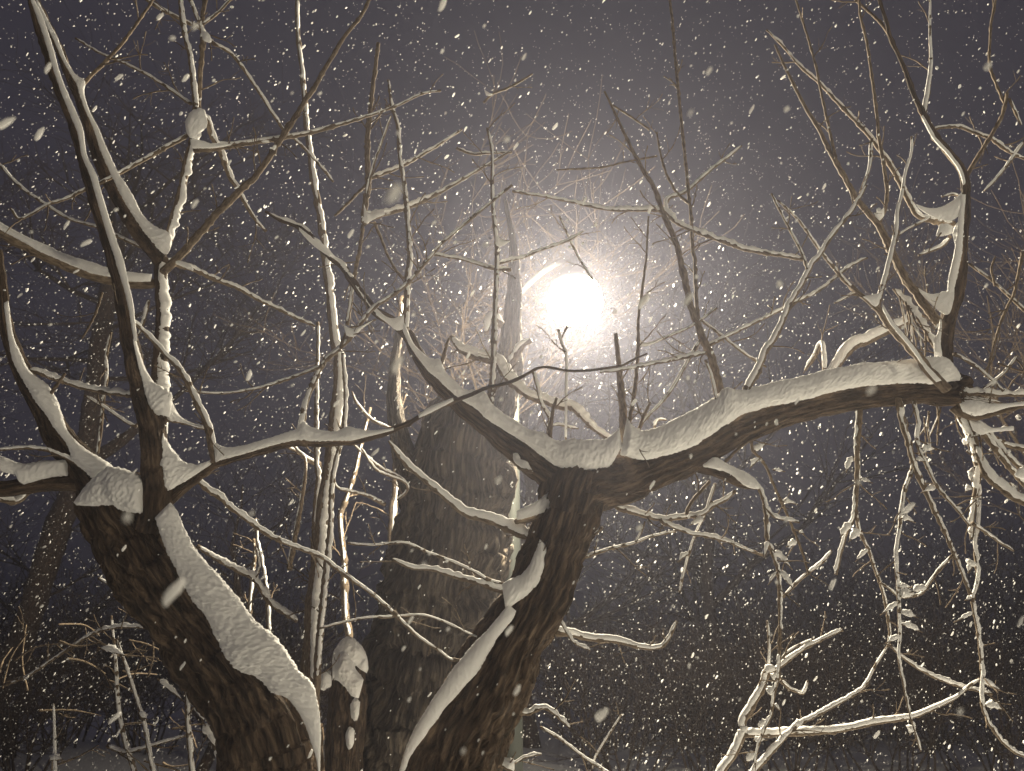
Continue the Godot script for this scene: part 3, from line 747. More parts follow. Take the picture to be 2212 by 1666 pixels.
func hanging(t: Node3D, B: float) -> void:
	var D := B + 0.02
	br(t, "twig", [2060, 766, 2069, 768, 2109, 792, 2136, 815, 2168, 844], [4.5, 3], [D, D - 0.05], 1.5)
	br(t, "twig", [2210, 545, 2192, 632, 2182, 652, 2162, 698, 2146, 752, 2129, 815], [3.5, 2.2], [D, D], 0)
	br(t, "twig", [2094, 570, 2142, 605, 2179, 638, 2220, 676], [3, 4.5], [D + 0.1, D], 1)
	br(t, "twig", [2198, 768, 2172, 802, 2142, 828, 2115, 848], [3, 4], [D, D], 1)
	br(t, "twig", [2155, 785, 2190, 797, 2220, 806], [2, 2], [D, D], 0)
	br(t, "twig", [2150, 555, 2142, 580, 2146, 600, 2150, 618], [2, 2.5], [D, D], 0)
	var b1 := br(t, "branch", [2060, 880, 2080, 894, 2106, 901, 2142, 896, 2180, 885, 2225, 876], [11, 10, 8, 6, 5, 4], [D - 0.02, D - 0.1], 0)
	bank(b1, [2073, 872, 2096, 865, 2126, 871, 2159, 872, 2225, 866], [2080, 889, 2106, 897, 2142, 891, 2179, 881, 2225, 875], [D - 0.06, D - 0.12], 0.7)
	br(t, "branch", [2076, 850, 2122, 850, 2152, 853, 2225, 853], [7, 3], [D, D], 8)
	for k in 6:
		br(t, "twig", [2078, 838 + k * 6, 2100 + k * 5, 846 + k * 5, 2140 + k * 8, 838 + k * 11], [3, 2], [D, D + 0.05], 2)
	var h1 := br(t, "branch", [2072, 880, 2082, 906, 2096, 936, 2110, 975, 2114, 1024, 2108, 1072, 2101, 1121, 2099, 1165], [12, 11, 10, 8, 7, 6, 5, 4], [D, D], 3, {"side": -1.0, "patchy": 1.0})
	br(t, "twig", [2112, 1030, 2115, 1074, 2113, 1141, 2107, 1180, 2112, 1254, 2102, 1297, 2109, 1344, 2116, 1387, 2122, 1460, 2122, 1520, 2136, 1560, 2162, 1597, 2192, 1624, 2225, 1638], [3.5, 4], [D, D - 0.05], 3, {"patchy": 0.7})
	var h2 := br(t, "branch", [2108, 960, 2116, 990, 2134, 1030, 2158, 1052, 2190, 1075, 2225, 1092], [5, 6, 8, 8, 8, 7], [D - 0.03, D - 0.1], [3, 7, 12, 13, 12, 11], {"patchy": 0.15})
	br(t, "branch", [2100, 925, 2124, 938, 2147, 965, 2166, 992, 2196, 1029, 2225, 1060], [7, 4], [D, D], 4)
	var h3 := br(t, "branch", [2096, 912, 2130, 928, 2147, 953, 2172, 981, 2202, 1008, 2225, 1025], [6, 5], [D + 0.02, D], 5)
	bank(h3, [2094, 908, 2110, 908, 2126, 918, 2140, 924, 2190, 921], [2102, 930, 2114, 938, 2126, 938, 2144, 934, 2190, 930], [D - 0.03, D - 0.06], 0.6)
	bank(h3, [2192, 1024, 2206, 1010, 2225, 1004], [2194, 1030, 2208, 1034, 2225, 1036], [D - 0.03, D - 0.03], 0.6, 0.25)
	br(t, "branch", [2150, 950, 2180, 962, 2225, 970], [6, 6], [D + 0.05, D], 2)
	var p := br(t, "branch", [1942, 862, 1944, 880, 1949, 912, 1962, 955, 1972, 995, 1986, 1032, 2009, 1082, 2026, 1117, 2042, 1151, 2062, 1197, 2079, 1237, 2096, 1284], [7.5, 3.5], [D, D - 0.05], 1.5, {"patchy": 0.9})
	var q := br(t, "twig", [1970, 990, 1972, 1012, 1956, 1055, 1947, 1108, 1944, 1144, 1936, 1197, 1939, 1261, 1942, 1311, 1944, 1377, 1942, 1421, 1952, 1477, 1966, 1544, 1976, 1577, 1989, 1624], [4.5, 2.2], [D, D - 0.05], 1.5, {"patchy": 0.9})
	var r := br(t, "twig", [1976, 865, 1976, 878, 1984, 915, 1982, 958, 1999, 998, 2022, 1045, 2042, 1072, 2069, 1102, 2095, 1135], [4.5, 3], [D - 0.02, D - 0.06], 1.5, {"patchy": 0.9})
	var s := br(t, "branch", [1858, 870, 1856, 920, 1852, 975, 1851, 1055, 1846, 1111, 1829, 1151, 1819, 1184, 1806, 1241], [6, 3], [D + 0.05, D + 0.1], 4)
	var s2 := br(t, "twig", [1850, 1105, 1856, 1144, 1876, 1187, 1889, 1227, 1902, 1261, 1912, 1297, 1922, 1364, 1919, 1394], [4, 3], [D + 0.08, D + 0.1], 1)
	br(t, "twig", [2062, 1197, 2030, 1230, 2002, 1268, 1985, 1285, 1946, 1290, 1925, 1275, 1902, 1258], [3.5, 2.5], [D - 0.03, D + 0.05], 2)
	br(t, "twig", [2100, 1130, 2130, 1150, 2160, 1172, 2190, 1190], [4, 2], [D - 0.04, D], 2.5)
	for c in [[1942, 1269, 1966, 1268, 6], [2002, 1271, 1972, 1277, 7], [1946, 1286, 1976, 1283, 8], [1941, 1301, 1907, 1324, 6], [1944, 1322, 1979, 1332, 7], [1947, 1347, 1986, 1362, 8], [1944, 1374, 1917, 1387, 6], [1949, 1119, 1974, 1127, 6]]:
		clump(q, c[0], c[1], c[2], c[3], c[4], D - 0.03)
	for c in [[2106, 1292, 2087, 1296, 6], [2102, 1324, 2067, 1341, 5], [2129, 1522, 2164, 1532, 7], [2107, 1214, 2092, 1234, 8], [2104, 1010, 2098, 1035, 7], [2095, 940, 2092, 960, 6]]:
		clump(h1, c[0], c[1], c[2], c[3], c[4], D - 0.02)
	for c in [[1992, 968, 2019, 970, 7], [1979, 992, 1997, 996, 6], [2029, 1050, 1995, 1062, 7], [2066, 1102, 2080, 1098, 5]]:
		clump(r, c[0], c[1], c[2], c[3], c[4], D - 0.04)
	for c in [[1859, 1147, 1836, 1166, 8], [1839, 1131, 1817, 1156, 8], [1842, 988, 1829, 1015, 7], [1876, 1187, 1851, 1209, 5], [1860, 1035, 1882, 1042, 5]]:
		clump(s, c[0], c[1], c[2], c[3], c[4], D + 0.05)
	for k in 16:
		var x := 2085.0 + rng.randf() * 120.0
		var y := 890.0 + rng.randf() * 190.0
		clump(h3, x, y, x + rng.randf_range(-22, 22), y + rng.randf_range(-2, 14), rng.randf_range(4, 7), D + rng.randf_range(-0.04, 0.06))
	for k in 7:
		var x := 1990.0 + rng.randf() * 95.0
		var y := 880.0 + rng.randf() * 40.0
		br(t, "twig", [x + rng.randf_range(-6, 10), y - 16, x, y + 14, x + rng.randf_range(-30, 30), y + rng.randf_range(30, 80)], [rng.randf_range(1.6, 2.6), 1.2], [D + 0.05, D + 0.1], 1.5 if k % 2 else 0.0)

func low_right(t: Node3D, B: float) -> void:
	var D := B + 0.05
	# stub with a long pillow of snow, and what hangs from it
	var x := br(t, "branch", [1470, 990, 1500, 1005, 1546, 1018, 1579, 1030, 1606, 1045, 1640, 1052], [14, 14, 14, 14, 12, 6], [D, D - 0.1], 0)
	bank(x, [1517, 1005, 1530, 995, 1546, 988, 1573, 1002, 1606, 1018, 1633, 1035, 1641, 1050], [1520, 1009, 1535, 1011, 1549, 1015, 1579, 1026, 1606, 1047, 1630, 1056, 1641, 1056], [D - 0.06, D - 0.12], 0.8)
	var w := br(t, "twig", [1628, 1040, 1636, 1048, 1646, 1067, 1652, 1091, 1656, 1130, 1658, 1169, 1669, 1195, 1680, 1229, 1684, 1273, 1685, 1354, 1683, 1444, 1680, 1470, 1672, 1504, 1666, 1544, 1650, 1580, 1636, 1620, 1628, 1680], [5, 2.5], [D - 0.1, D - 0.05], 2.5, {"patchy": 0.8})
	br(t, "twig", [1650, 1090, 1669, 1114, 1690, 1122, 1727, 1129], [3, 2], [D - 0.1, D - 0.12], 6)
	br(t, "twig", [1560, 1008, 1568, 996, 1606, 961, 1642, 943], [3.5, 3], [D - 0.06, D - 0.05], 0)
	var xx := br(t, "twig", [1622, 930, 1625, 969, 1643, 992, 1656, 1010, 1672, 1049, 1695, 1099, 1714, 1143, 1736, 1201, 1747, 1241], [3.5, 2.5], [D, D - 0.05], 0)
	br(t, "twig", [1745, 1238, 1776, 1214, 1796, 1190], [4, 3], [D + 0.1, D + 0.2], 3)
	br(t, "twig", [1745, 1238, 1726, 1254, 1692, 1290], [4, 3], [D + 0.1, D + 0.15], 1)
	for c in [[1722, 1171, 1702, 1179, 6], [1727, 1150, 1736, 1152, 5], [1672, 1015, 1692, 1018, 5], [1691, 1082, 1719, 1088, 6], [1630, 972, 1652, 960, 6], [1640, 990, 1622, 1008, 7]]:
		clump(xx, c[0], c[1], c[2], c[3], c[4], D - 0.04)
	for c in [[1684, 1234, 1711, 1267, 8], [1679, 1236, 1662, 1259, 5], [1674, 1191, 1707, 1224, 6], [1662, 1500, 1676, 1484, 8], [1672, 1522, 1684, 1534, 6], [1660, 1170, 1652, 1200, 6]]:
		clump(w, c[0], c[1], c[2], c[3], c[4], D - 0.1)
	# bright branch under the limb
	br(t, "branch", [1270, 1075, 1323, 1090, 1346, 1100, 1406, 1117, 1439, 1122, 1479, 1117, 1516, 1111, 1546, 1090, 1569, 1079, 1588, 1060], [7, 3.5], [B + 0.08, B + 0.1], [4, 7, 7, 7, 6, 6, 5, 5, 3], {"patchy": 0.3})
	br(t, "twig", [1425, 1122, 1436, 1131, 1489, 1152, 1523, 1158, 1566, 1168, 1606, 1184, 1648, 1200], [4, 3.2], [B + 0.08, B + 0.05], [4, 6, 5, 6, 4, 1, 0.5])
	br(t, "twig", [1483, 1112, 1492, 1088, 1534, 1039], [4, 3.5], [B + 0.08, B + 0.08], 0)
	br(t, "twig", [1255, 1206, 1313, 1187, 1366, 1174, 1410, 1158, 1460, 1148], [4.5, 2.5], [B, B + 0.1], 1)
	br(t, "twig", [1372, 1172, 1385, 1150, 1393, 1127], [3, 2], [B + 0.05, B + 0.05], 1)
	br(t, "twig", [1300, 1140, 1266, 1172, 1250, 1195], [4, 4], [B - 0.05, B - 0.02], 1)
	var hg := br(t, "twig", [1545, 1045, 1523, 1111, 1503, 1154, 1489, 1197, 1476, 1244, 1468, 1280], [3.5, 2.5], [B + 0.1, B + 0.1], 1.5)
	clump(hg, 1488, 1195, 1467, 1211, 7, B + 0.07)
	clump(hg, 1519, 1120, 1493, 1132, 7, B + 0.07)
	br(t, "branch", [1150, 1348, 1186, 1362, 1239, 1371, 1273, 1379, 1333, 1385, 1373, 1396, 1413, 1400, 1439, 1388, 1462, 1342], [9, 3], [B + 0.02, B + 0.05], [8, 8, 7, 7, 6, 5, 4, 3], {"patchy": 0.25})
	br(t, "twig", [1200, 1330, 1215, 1350, 1239, 1387, 1276, 1405], [3, 2.5], [B - 0.02, B - 0.03], 4)
	br(t, "branch", [1085, 1545, 1106, 1538, 1139, 1540, 1173, 1529, 1193, 1538, 1231, 1573], [7, 2.5], [B, B - 0.03], 6)
	br(t, "twig", [1167, 1570, 1216, 1601, 1259, 1634, 1310, 1668, 1360, 1700], [2.5, 4], [B + 0.05, B + 0.1], 2)
	br(t, "twig", [1050, 1672, 1106, 1651, 1139, 1635, 1170, 1629], [3.5, 2], [B, B], 4)
	br(t, "branch", [1030, 1690, 1072, 1650, 1110, 1668], [9, 6], [B - 0.04, B - 0.06], 14)
	br(t, "twig", [1280, 1660, 1289, 1631, 1326, 1571, 1342, 1545], [2.5, 1.8], [B + 0.1, B + 0.1], 1)

func behind() -> void:
	# the low bush at the right, its stems laden with snow
	var D := 2.85
	var b0 := at(1500, 1760, D)
	b0.y = 0.0
	var t := thing("snowy_shrub", "low bush with long snow-covered stems reaching in at the bottom right", "shrub", b0)
	var v := br(t, "stem", [1535, 1720, 1559, 1664, 1583, 1631, 1603, 1587, 1606, 1557, 1626, 1521, 1646, 1487, 1660, 1440], [10, 6], [D, D], 5, {"ground": b0 + Vector3(0, -0.05, 0)})
	br(t, "branch", [1655, 1455, 1679, 1444, 1732, 1404, 1776, 1381, 1821, 1360], [5, 3], [D, D], 4)
	br(t, "twig", [1686, 1425, 1710, 1402, 1757, 1380], [2.5, 2.5], [D, D], 0.5)
	br(t, "twig", [1661, 1445, 1662, 1400, 1658, 1340], [3, 2], [D, D], 1)
	br(t, "branch", [1603, 1585, 1659, 1586, 1742, 1582, 1809, 1578, 1892, 1561, 1969, 1549, 2026, 1526, 2066, 1506, 2089, 1486, 2118, 1466], [8, 3], [D, D + 0.05], [7, 8, 7, 7, 6, 7, 5, 4, 2, 1], {"patchy": 0.2})
	br(t, "branch", [1600, 1700, 1659, 1634, 1689, 1600, 1722, 1567, 1759, 1547, 1826, 1511, 1866, 1484, 1892, 1437, 1919, 1394], [6, 2.5], [D - 0.05, D], [5, 7, 6, 5, 4, 4, 3, 1, 0.5])
	br(t, "branch", [1922, 1394, 1959, 1427, 1992, 1449, 2026, 1466, 2076, 1484, 2142, 1499], [3, 3.5], [D + 0.02, D + 0.1], [1, 4, 5, 6, 6, 5])
	br(t, "twig", [1684, 1470, 1710, 1490, 1735, 1497, 1745, 1470], [4, 3], [D + 0.1, D + 0.15], 3)
	for c in [[1613, 1644, 1636, 1627, 8], [1630, 1599, 1653, 1598, 6], [1640, 1570, 1660, 1553, 8], [1652, 1450, 1676, 1442, 9], [1668, 1466, 1684, 1456, 7], [1718, 1568, 1735, 1562, 7], [2122, 1470, 2160, 1490, 7], [1976, 1570, 1966, 1585, 7]]:
		clump(v, c[0], c[1], c[2], c[3], c[4], D - 0.04)
	# big trunk behind the fork
	var W := 4.3
	var wb := at(900, 1666, W)
	wb.y = 0.0
	var big := thing("rough_barked_tree", "thick rough-barked tree trunk standing between the two stems, behind them", "tree", wb)
	br(big, "trunk", [890, 1760, 905, 1666, 925, 1500, 948, 1300, 975, 1150, 990, 1050, 996, 960, 1006, 885, 1016, 850], [158, 148, 132, 122, 116, 106, 92, 70, 24], [W, W + 0.1], 0, {"ground": wb + Vector3(0, -0.05, 0), "mat": M.grey, "rough": 0.4})
	br(big, "limb", [1020, 1090, 1050, 980, 1082, 880, 1100, 780, 1106, 690, 1110, 600, 1106, 520, 1090, 430], [60, 44, 33, 25, 18, 12, 7, 3], [W, W + 0.15], 0, {"mat": M.grey, "rough": 0.4})
	br(big, "limb", [930, 1090, 880, 1000, 853, 880, 853, 788, 865, 700], [52, 28, 16, 10, 6], [W, W + 0.2], 0, {"mat": M.grey})
	var bs := br(big, "branch", [1105, 790, 1128, 748, 1148, 735], [9, 5], [W - 0.1, W - 0.15], 8)
	br(big, "branch", [1085, 700, 1060, 690, 1050, 720], [9, 5], [W - 0.1, W - 0.2], 10)
	# saplings and shoots standing round it
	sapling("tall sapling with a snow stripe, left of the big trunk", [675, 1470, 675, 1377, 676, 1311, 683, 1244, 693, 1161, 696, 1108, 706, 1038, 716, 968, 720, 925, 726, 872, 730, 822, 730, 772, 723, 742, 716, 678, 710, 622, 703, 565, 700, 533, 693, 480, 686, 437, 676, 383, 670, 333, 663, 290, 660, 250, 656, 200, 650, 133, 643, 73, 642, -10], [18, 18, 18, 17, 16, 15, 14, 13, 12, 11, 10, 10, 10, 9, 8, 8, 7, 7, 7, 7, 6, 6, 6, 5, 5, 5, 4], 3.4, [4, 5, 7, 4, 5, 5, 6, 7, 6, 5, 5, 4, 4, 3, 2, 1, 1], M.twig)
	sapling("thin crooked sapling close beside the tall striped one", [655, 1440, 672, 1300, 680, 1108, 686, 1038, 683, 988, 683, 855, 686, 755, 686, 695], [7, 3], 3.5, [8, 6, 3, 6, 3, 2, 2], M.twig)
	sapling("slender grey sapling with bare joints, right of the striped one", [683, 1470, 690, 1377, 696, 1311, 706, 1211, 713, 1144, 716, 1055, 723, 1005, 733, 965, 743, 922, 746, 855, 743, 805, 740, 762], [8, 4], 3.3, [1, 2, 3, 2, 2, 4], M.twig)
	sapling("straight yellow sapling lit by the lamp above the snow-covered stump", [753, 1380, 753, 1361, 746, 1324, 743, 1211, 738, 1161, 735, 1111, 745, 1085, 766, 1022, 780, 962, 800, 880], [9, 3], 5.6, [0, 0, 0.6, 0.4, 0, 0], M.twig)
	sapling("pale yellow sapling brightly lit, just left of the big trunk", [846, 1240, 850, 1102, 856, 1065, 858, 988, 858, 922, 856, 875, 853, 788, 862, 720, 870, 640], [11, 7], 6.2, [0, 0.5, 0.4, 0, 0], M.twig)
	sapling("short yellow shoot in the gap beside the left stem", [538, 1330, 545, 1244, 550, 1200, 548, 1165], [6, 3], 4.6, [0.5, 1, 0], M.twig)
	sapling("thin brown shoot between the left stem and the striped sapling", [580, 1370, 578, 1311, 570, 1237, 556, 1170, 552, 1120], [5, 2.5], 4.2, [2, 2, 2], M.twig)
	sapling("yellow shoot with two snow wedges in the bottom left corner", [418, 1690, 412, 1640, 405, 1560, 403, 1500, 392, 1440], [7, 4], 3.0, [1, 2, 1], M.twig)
	var sp := thing("fallen_branch", "snowy dead branch hanging between the left stem and the saplings", "branch", at(540, 1250, 3.8))
	br(sp, "branch", [425, 1180, 455, 1200, 483, 1217, 520, 1237, 545, 1250, 580, 1301, 613, 1324, 642, 1342], [5, 5], [3.4, 3.6], [2, 5, 8, 9, 9, 7, 5], {"patchy": 0.3})
	br(sp, "twig", [545, 1255, 560, 1230, 552, 1180], [3, 2], [3.5, 3.5], 2)
	for c in [[[625, 1230, 660, 1020, 640, 970, 618, 962], 6.0], [[830, 1090, 790, 1070, 730, 1055, 722, 1030], 5.0], [[880, 1045, 860, 1030, 820, 1010, 790, 985, 763, 960], 3.5], [[858, 1080, 880, 1060, 870, 1040, 820, 1020, 800, 1000, 780, 968], 3.0], [[690, 1005, 660, 990, 640, 975, 615, 965], 7.0], [[843, 925, 800, 905, 770, 870, 760, 845], 3.0]]:
		br(sp, "twig", c[0], [c[1], 2], [3.9, 3.7], 2.5)
	# stump under a heap of snow
	var S := 4.0
	var sb := at(752, 1500, S)
	sb.y = 0.0
	var st := thing("snowy_stump", "broken stump heaped with lumpy snow beside the big trunk", "stump", sb)
	var tk := br(st, "trunk", [742, 1700, 748, 1600, 752, 1480, 755, 1420], [42, 40, 36, 26], [S, S], 0, {"ground": sb + Vector3(0, -0.05, 0)})
	bank(tk, [718, 1460, 722, 1405, 745, 1378, 772, 1386, 790, 1415, 796, 1445], [718, 1470, 728, 1455, 748, 1440, 766, 1436, 780, 1445, 792, 1455], [S - 0.1, S - 0.1], 0.8, 0.14)
	bank(tk, [722, 1440, 735, 1412, 752, 1415, 770, 1450, 785, 1470], [722, 1470, 732, 1470, 745, 1480, 758, 1500, 775, 1508], [S - 0.16, S - 0.16], 0.7, 0.14)
	bank(tk, [756, 1520, 765, 1508, 778, 1515], [758, 1550, 768, 1556, 775, 1545], [S - 0.1, S - 0.1], 0.45, 0.3)
	bank(tk, [746, 1590, 755, 1572, 766, 1580], [748, 1612, 756, 1622, 764, 1608], [S - 0.1, S - 0.1], 0.45, 0.3)
	bank(tk, [686, 1470, 700, 1450, 716, 1462], [688, 1488, 702, 1490, 716, 1482], [S - 0.1, S - 0.1], 0.45, 0.3)
	# tangle in the bottom left corner
	var tb := at(280, 1700, 3.4)
	tb.y = 0.0
	var tg := thing("bramble", "tangled dark bramble with scraps of snow in the bottom left corner", "shrub", tb)
	var g1 := br(tg, "stem", [300, 1700, 260, 1560, 250, 1440, 240, 1330], [6, 2], [3.3, 3.3], 1, {"ground": tb + Vector3(0, -0.05, 0)})
	br(tg, "stem", [340, 1700, 325, 1640, 310, 1560, 275, 1450, 250, 1380], [5, 2.5], [3.2, 3.2], 2, {"ground": tb + Vector3(0.05, -0.05, 0)})
	br(tg, "stem", [120, 1700, 118, 1600, 115, 1520], [4, 2], [3.2, 3.2], 2, {"ground": tb + Vector3(-0.2, -0.05, 0)})
	br(tg, "branch", [213, 1250, 240, 1265, 275, 1290, 315, 1322], [3, 3], [3.1, 3.0], 2.5)
	br(tg, "branch", [230, 1610, 270, 1625, 330, 1610, 400, 1590], [4, 3], [3.3, 3.3], 3)
	br(tg, "branch", [10, 1480, 60, 1460, 120, 1420, 200, 1370, 260, 1355, 345, 1358], [4, 3], [3.4, 3.2], [0.5, 0.5, 1, 3, 6, 4])
	for k in 30:
		var x := rng.randf_range(-20.0, 460.0)
		var y := rng.randf_range(1300.0, 1690.0)
		var an := rng.randf_range(-0.5, 0.5) + (0.0 if k % 3 else PI * 0.5)
		var l := rng.randf_range(50.0, 150.0)
		var dd := rng.randf_range(3.1, 4.4)
		br(tg, "twig", [x, y, x + cos(an) * l * 0.5 + rng.randf_range(-12, 12), y - sin(an) * l * 0.5 + rng.randf_range(-12, 12), x + cos(an) * l, y - sin(an) * l], [rng.randf_range(1.6, 2.8), 1.1], [dd, dd + rng.randf_range(-0.3, 0.3)], 3.0 if k % 9 == 0 else 0.0, {"mat": M.twig})
	for c in [[400, 1440, 412, 1480, 9], [408, 1495, 440, 1555, 13], [440, 1565, 465, 1612, 12], [465, 1620, 478, 1655, 7], [300, 1540, 316, 1552, 7], [108, 1640, 132, 1640, 8], [218, 1400, 268, 1415, 7], [345, 1470, 392, 1510, 8], [222, 1220, 240, 1212, 6]]:
		clump(g1, c[0], c[1], c[2], c[3], c[4], 3.0)

func sapling(label: String, px: Array, r: Array, d: float, h: Array, mat: Material) -> void:
	var b := at(px[0], px[1], d)
	b.y = 0.0
	var t := thing("sapling", label, "sapling", b, "saplings round the big trunk")
	br(t, "stem", px, r, [d, d], h, {"ground": b + Vector3(0, -0.05, 0), "mat": mat, "side": 0.9, "patchy": 0.6})

# ---------------------------------------------------------------- bare trees farther off
var tv := PackedVector3Array()
var tn := PackedVector3Array()
var ti := PackedInt32Array()

func stick(a: Vector3, b: Vector3, ra: float, rb: float) -> void:
	var t := (b - a).normalized()
	var u := t.cross(Vector3(0.3, 0.2, 0.93)).normalized()
	var w := t.cross(u)
	var k := tv.size()
	for j in 4:
		var dir := u * cos(TAU * j / 4.0) + w * sin(TAU * j / 4.0)
		tv.append(a + dir * ra)
		tv.append(b + dir * rb)
		tn.append(dir)
		tn.append(dir)
	for j in 4:
		var p := k + 2 * j
		var q := k + 2 * ((j + 1) % 4)
		ti.append_array([p, p + 1, q, q, p + 1, q + 1])

func grow(p: Vector3, dir: Vector3, lon: float, r: float, level: int, up: float, g: RandomNumberGenerator) -> void:
	var segs := 4
	var q := p
	for i in segs:
		dir = (dir + Vector3(g.randf_range(-1, 1), g.randf_range(-1, 1), g.randf_range(-1, 1)) * 0.22 + Vector3(0, up, 0)).normalized()
		var e := q + dir * lon / segs
		var r0 := r * (1.0 - 0.75 * i / segs)
		var r1 := r * (1.0 - 0.75 * (i + 1) / segs)
		stick(q, e, maxf(r0, 0.003), maxf(r1, 0.0025))
		q = e
		if level > 0:
			var n := 2 if level > 1 else 3
			for k in n:
				var side := Vector3(g.randf_range(-1, 1), g.randf_range(-0.4, 0.7), g.randf_range(-1, 1))
				grow(q, (dir * 0.55 + side).normalized(), lon * g.randf_range(0.45, 0.65), r1 * 0.65, level - 1, up, g)

func flush() -> ArrayMesh:
	var arr := []
	arr.resize(Mesh.ARRAY_MAX)
	arr[Mesh.ARRAY_VERTEX] = tv
	arr[Mesh.ARRAY_NORMAL] = tn
	arr[Mesh.ARRAY_INDEX] = ti
	var m := ArrayMesh.new()
	m.add_surface_from_arrays(Mesh.PRIMITIVE_TRIANGLES, arr)
	tv = PackedVector3Array()
	tn = PackedVector3Array()
	ti = PackedInt32Array()
	return m

func bare_tree(label: String, x: float, d: float, tall: float, bole: float, limbs: int, seed_: int, up := 0.10, mat: Material = M.bark, low := 0.15) -> void:
	var g := RandomNumberGenerator.new()
	g.seed = seed_
	var b := at(x, 1441, d)
	b.y = 0.0
	var t := thing("bare_tree", label, "tree", b, "bare trees in the dark")
	var c := PackedVector3Array()
	var r := PackedFloat32Array()
	for i in 13:
		var f := i / 12.0
		c.append(b + Vector3(0.05 * tall * noise.get_noise_2d(f * 2.0, seed_), tall * f * 0.8 - 0.05, 0.05 * tall * noise.get_noise_2d(f * 2.0, seed_ + 50.0)))
		r.append(bole * (1.0 - 0.85 * f))
	part(t, "trunk", limb_mesh(c, r, 0.2, 8), mat)
	for k in limbs:
		var f := lerpf(low, 1.0, (k + 0.5) / limbs)
		var i := clampi(int(f * 12.0), 1, 12)
		var an := g.randf() * TAU
		grow(c[i], Vector3(cos(an), g.randf_range(0.2, 1.0), sin(an)).normalized(), tall * g.randf_range(0.25, 0.4) * (1.2 - 0.5 * f), r[i] * 0.6, 2, up, g)
	part(t, "crown", flush(), mat)

func far_trees() -> void:
	# leaning dark tree at the left with its twiggy crown
	var L := 13.5
	var lb := at(-60, 1600, L)
	lb.y = 0.0
	var t := thing("leaning_tree", "dark leaning tree with a twiggy crown behind the left branches", "tree", lb)
	br(t, "trunk", [-10, 1500, 40, 1400, 80, 1280, 120, 1150, 165, 1050, 190, 950, 205, 850, 222, 700, 240, 600, 262, 520], [30, 28, 27, 27, 26, 24, 22, 20, 16, 10], [L, L], 0, {"ground": lb + Vector3(0, -0.05, 0), "mat": M.bark})
	br(t, "limb", [190, 990, 240, 970, 290, 930, 330, 900], [16, 8], [L, L], 0, {"mat": M.bark})
	var g := RandomNumberGenerator.new()
	g.seed = 5
	for a in [[240, 600, 0.5, 1.0], [230, 660, -0.9, 0.5], [222, 720, 0.9, 0.4], [255, 540, -0.3, 1.0], [262, 520, 0.8, 0.7], [215, 780, -0.8, 0.2], [210, 820, 0.9, 0.1], [330, 900, 0.8, 0.6], [262, 520, 0.2, 1.0]]:
		grow(at(a[0], a[1], L), Vector3(a[2], a[3], g.randf_range(-0.3, 0.3)).normalized(), 2.7, 0.055, 3 if a[0] < 245 else 2, 0.03, g)
	part(t, "crown", flush(), M.bark)
	bare_tree("dark bare tree with upright twigs behind the yellow saplings at left", 480, 13.0, 6.0, 0.10, 9, 21)
	bare_tree("small dark bare tree at the left edge, behind the leaning one", 60, 15.0, 6.2, 0.12, 8, 22)
	bare_tree("tall faint bare tree above and left of the lamp", 1120, 17.0, 14.0, 0.20, 12, 23)
	bare_tree("faint tall bare tree right of the lamp, its twigs against the sky", 1570, 18.0, 14.5, 0.2, 12, 24)
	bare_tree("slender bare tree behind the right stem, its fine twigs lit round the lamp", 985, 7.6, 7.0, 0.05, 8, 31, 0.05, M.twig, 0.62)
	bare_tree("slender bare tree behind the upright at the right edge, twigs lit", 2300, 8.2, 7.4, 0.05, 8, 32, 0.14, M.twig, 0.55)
	var spots := [[1290, 17.0, 3.9], [1420, 19.0, 4.3], [1540, 17.5, 3.7], [1660, 18.5, 4.6], [1780, 17.0, 4.2], [1900, 19.0, 5.2], [2010, 17.5, 4.8], [2120, 19.0, 5.8], [2230, 17.0, 5.2], [640, 17.0, 4.0], [520, 19.0, 4.4], [330, 16.0, 3.8], [180, 17.5, 4.2], [40, 16.0, 4.0]]
	var says := ["right beside the right stem", "below the snowy branch under the limb", "under the hanging twigs, low down", "behind the forking snowy stem", "behind the long level snowy stem", "behind the hanging twigs with white clumps", "below the broken end of the limb", "tall, at the right edge behind the hanging stem", "cut off by the right edge", "between the saplings and the left stem", "just right of the left stem", "behind the left stem's dark bark", "behind the bramble at bottom left", "cut off by the left edge"]
	for k in spots.size():
		bush("dark tangled bush in the far dark, " + says[k], spots[k][0], spots[k][1], spots[k][2], 60 + k)
	var low := ["under the leftmost of the right-hand bushes", "low, below the snowy stem's fork", "low, below the level snowy stem", "low, under the hanging twig tips", "low, in the bottom right corner", "low, in the gap left of the stump", "low, in the bottom left corner"]
	var at_x := [1330, 1510, 1690, 1880, 2090, 600, 90]
	for k in 7:
		bush("low dark brush lining the bottom edge, " + low[k], at_x[k], 12.6, 2.7, 90 + k)

func bush(label: String, x: float, d: float, tall: float, seed_: int) -> void:
	var g := RandomNumberGenerator.new()
	g.seed = seed_
	var b := at(x, 1441, d)
	b.y = 0.0
	var t := thing("bare_bush", label, "bush", b, "bare bushes in the dark")
	for k in 12:
		var an := g.randf() * TAU
		var off := Vector3(cos(an), 0, sin(an)) * g.randf() * 0.9
		grow(b + off, (Vector3(cos(an), 0, sin(an)) * g.randf_range(0.1, 0.8) + Vector3.UP).normalized(), tall * g.randf_range(0.4, 0.7), 0.024, 2, 0.05, g)
		part(t, "stem", flush(), M.bark)

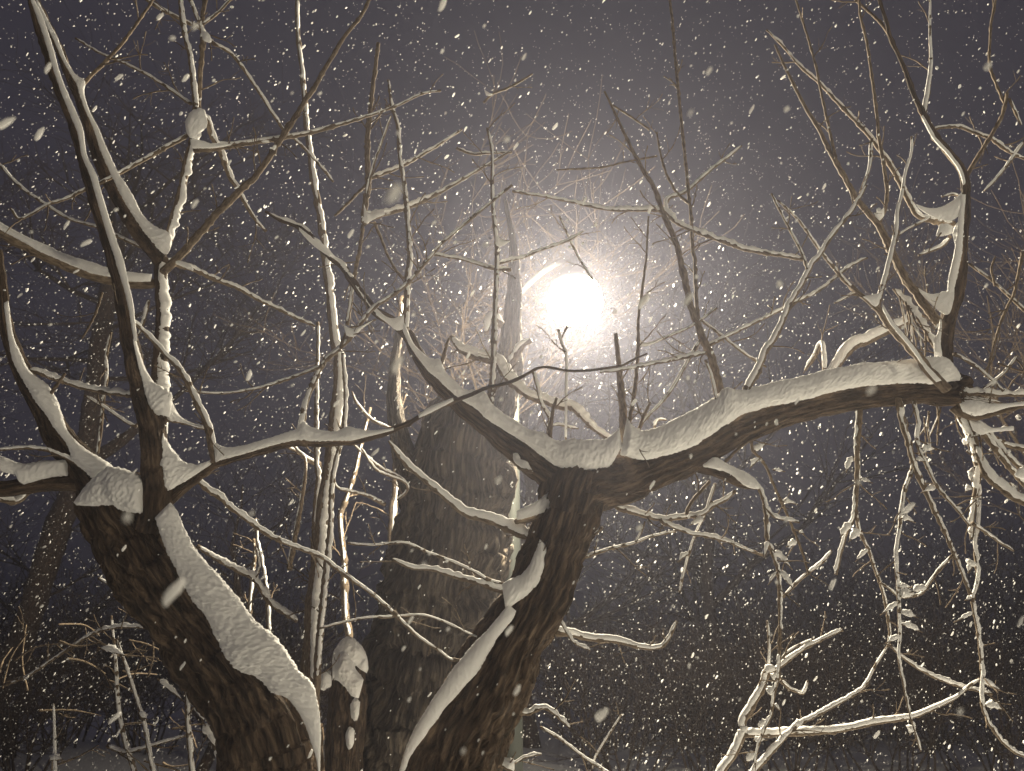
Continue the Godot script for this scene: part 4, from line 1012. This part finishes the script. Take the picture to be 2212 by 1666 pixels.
# ---------------------------------------------------------------- falling snow
func snowfall() -> void:
	var g := RandomNumberGenerator.new()
	g.seed = 77
	var sp := SphereMesh.new()
	sp.radius = 0.5
	sp.height = 1.0
	sp.radial_segments = 7
	sp.rings = 4
	var arr := sp.get_mesh_arrays()
	var v: PackedVector3Array = arr[Mesh.ARRAY_VERTEX]
	for i in v.size():
		v[i] *= 1.0 + 0.5 * noise.get_noise_3d(v[i].x * 2.5, v[i].y * 2.5, v[i].z * 2.5)
	arr[Mesh.ARRAY_VERTEX] = v
	var am := ArrayMesh.new()
	am.add_surface_from_arrays(Mesh.PRIMITIVE_TRIANGLES, arr)
	var mm := MultiMesh.new()
	mm.transform_format = MultiMesh.TRANSFORM_3D
	mm.mesh = am
	var xf := []
	while xf.size() < FLAKES:
		var p := Vector3(g.randf_range(-8.0, 8.0), g.randf_range(0.05, 7.5), g.randf_range(-13.0, 1.5))
		var close := xf.size() < 150
		if close:
			p = Vector3(g.randf_range(-1.0, 1.0), g.randf_range(0.9, 2.7), g.randf_range(-1.5, -0.25))
		var away := p.distance_to(Vector3(0, 1.6, 0))
		if away < 0.3:
			continue
		var big := g.randf() < (0.4 if close else 0.11)
		var lon := g.randf_range(0.012, 0.027) if big else g.randf_range(0.004, 0.009)
		var thin := g.randf_range(0.26, 0.4) if big else g.randf_range(0.4, 0.7)
		var b := Basis(Vector3.UP, g.randf() * TAU).scaled(Vector3(lon * thin, lon, lon * thin))
		b = Basis(Vector3(0, 0, 1), -0.58 + g.randfn(0.0, 0.16)) * Basis(Vector3.RIGHT, g.randfn(0.0, 0.35)) * b
		xf.append(Transform3D(b, p))
	mm.instance_count = xf.size()
	for i in xf.size():
		mm.set_instance_transform(i, xf[i])
	var o := MultiMeshInstance3D.new()
	o.name = "falling_snow"
	o.multimesh = mm
	o.material_override = M.flake
	o.set_meta("kind", "stuff")
	o.set_meta("label", "snowflakes drifting down through the lamp light")
	o.set_meta("category", "snow")
	add_child(o)

const FLAKES := 125000
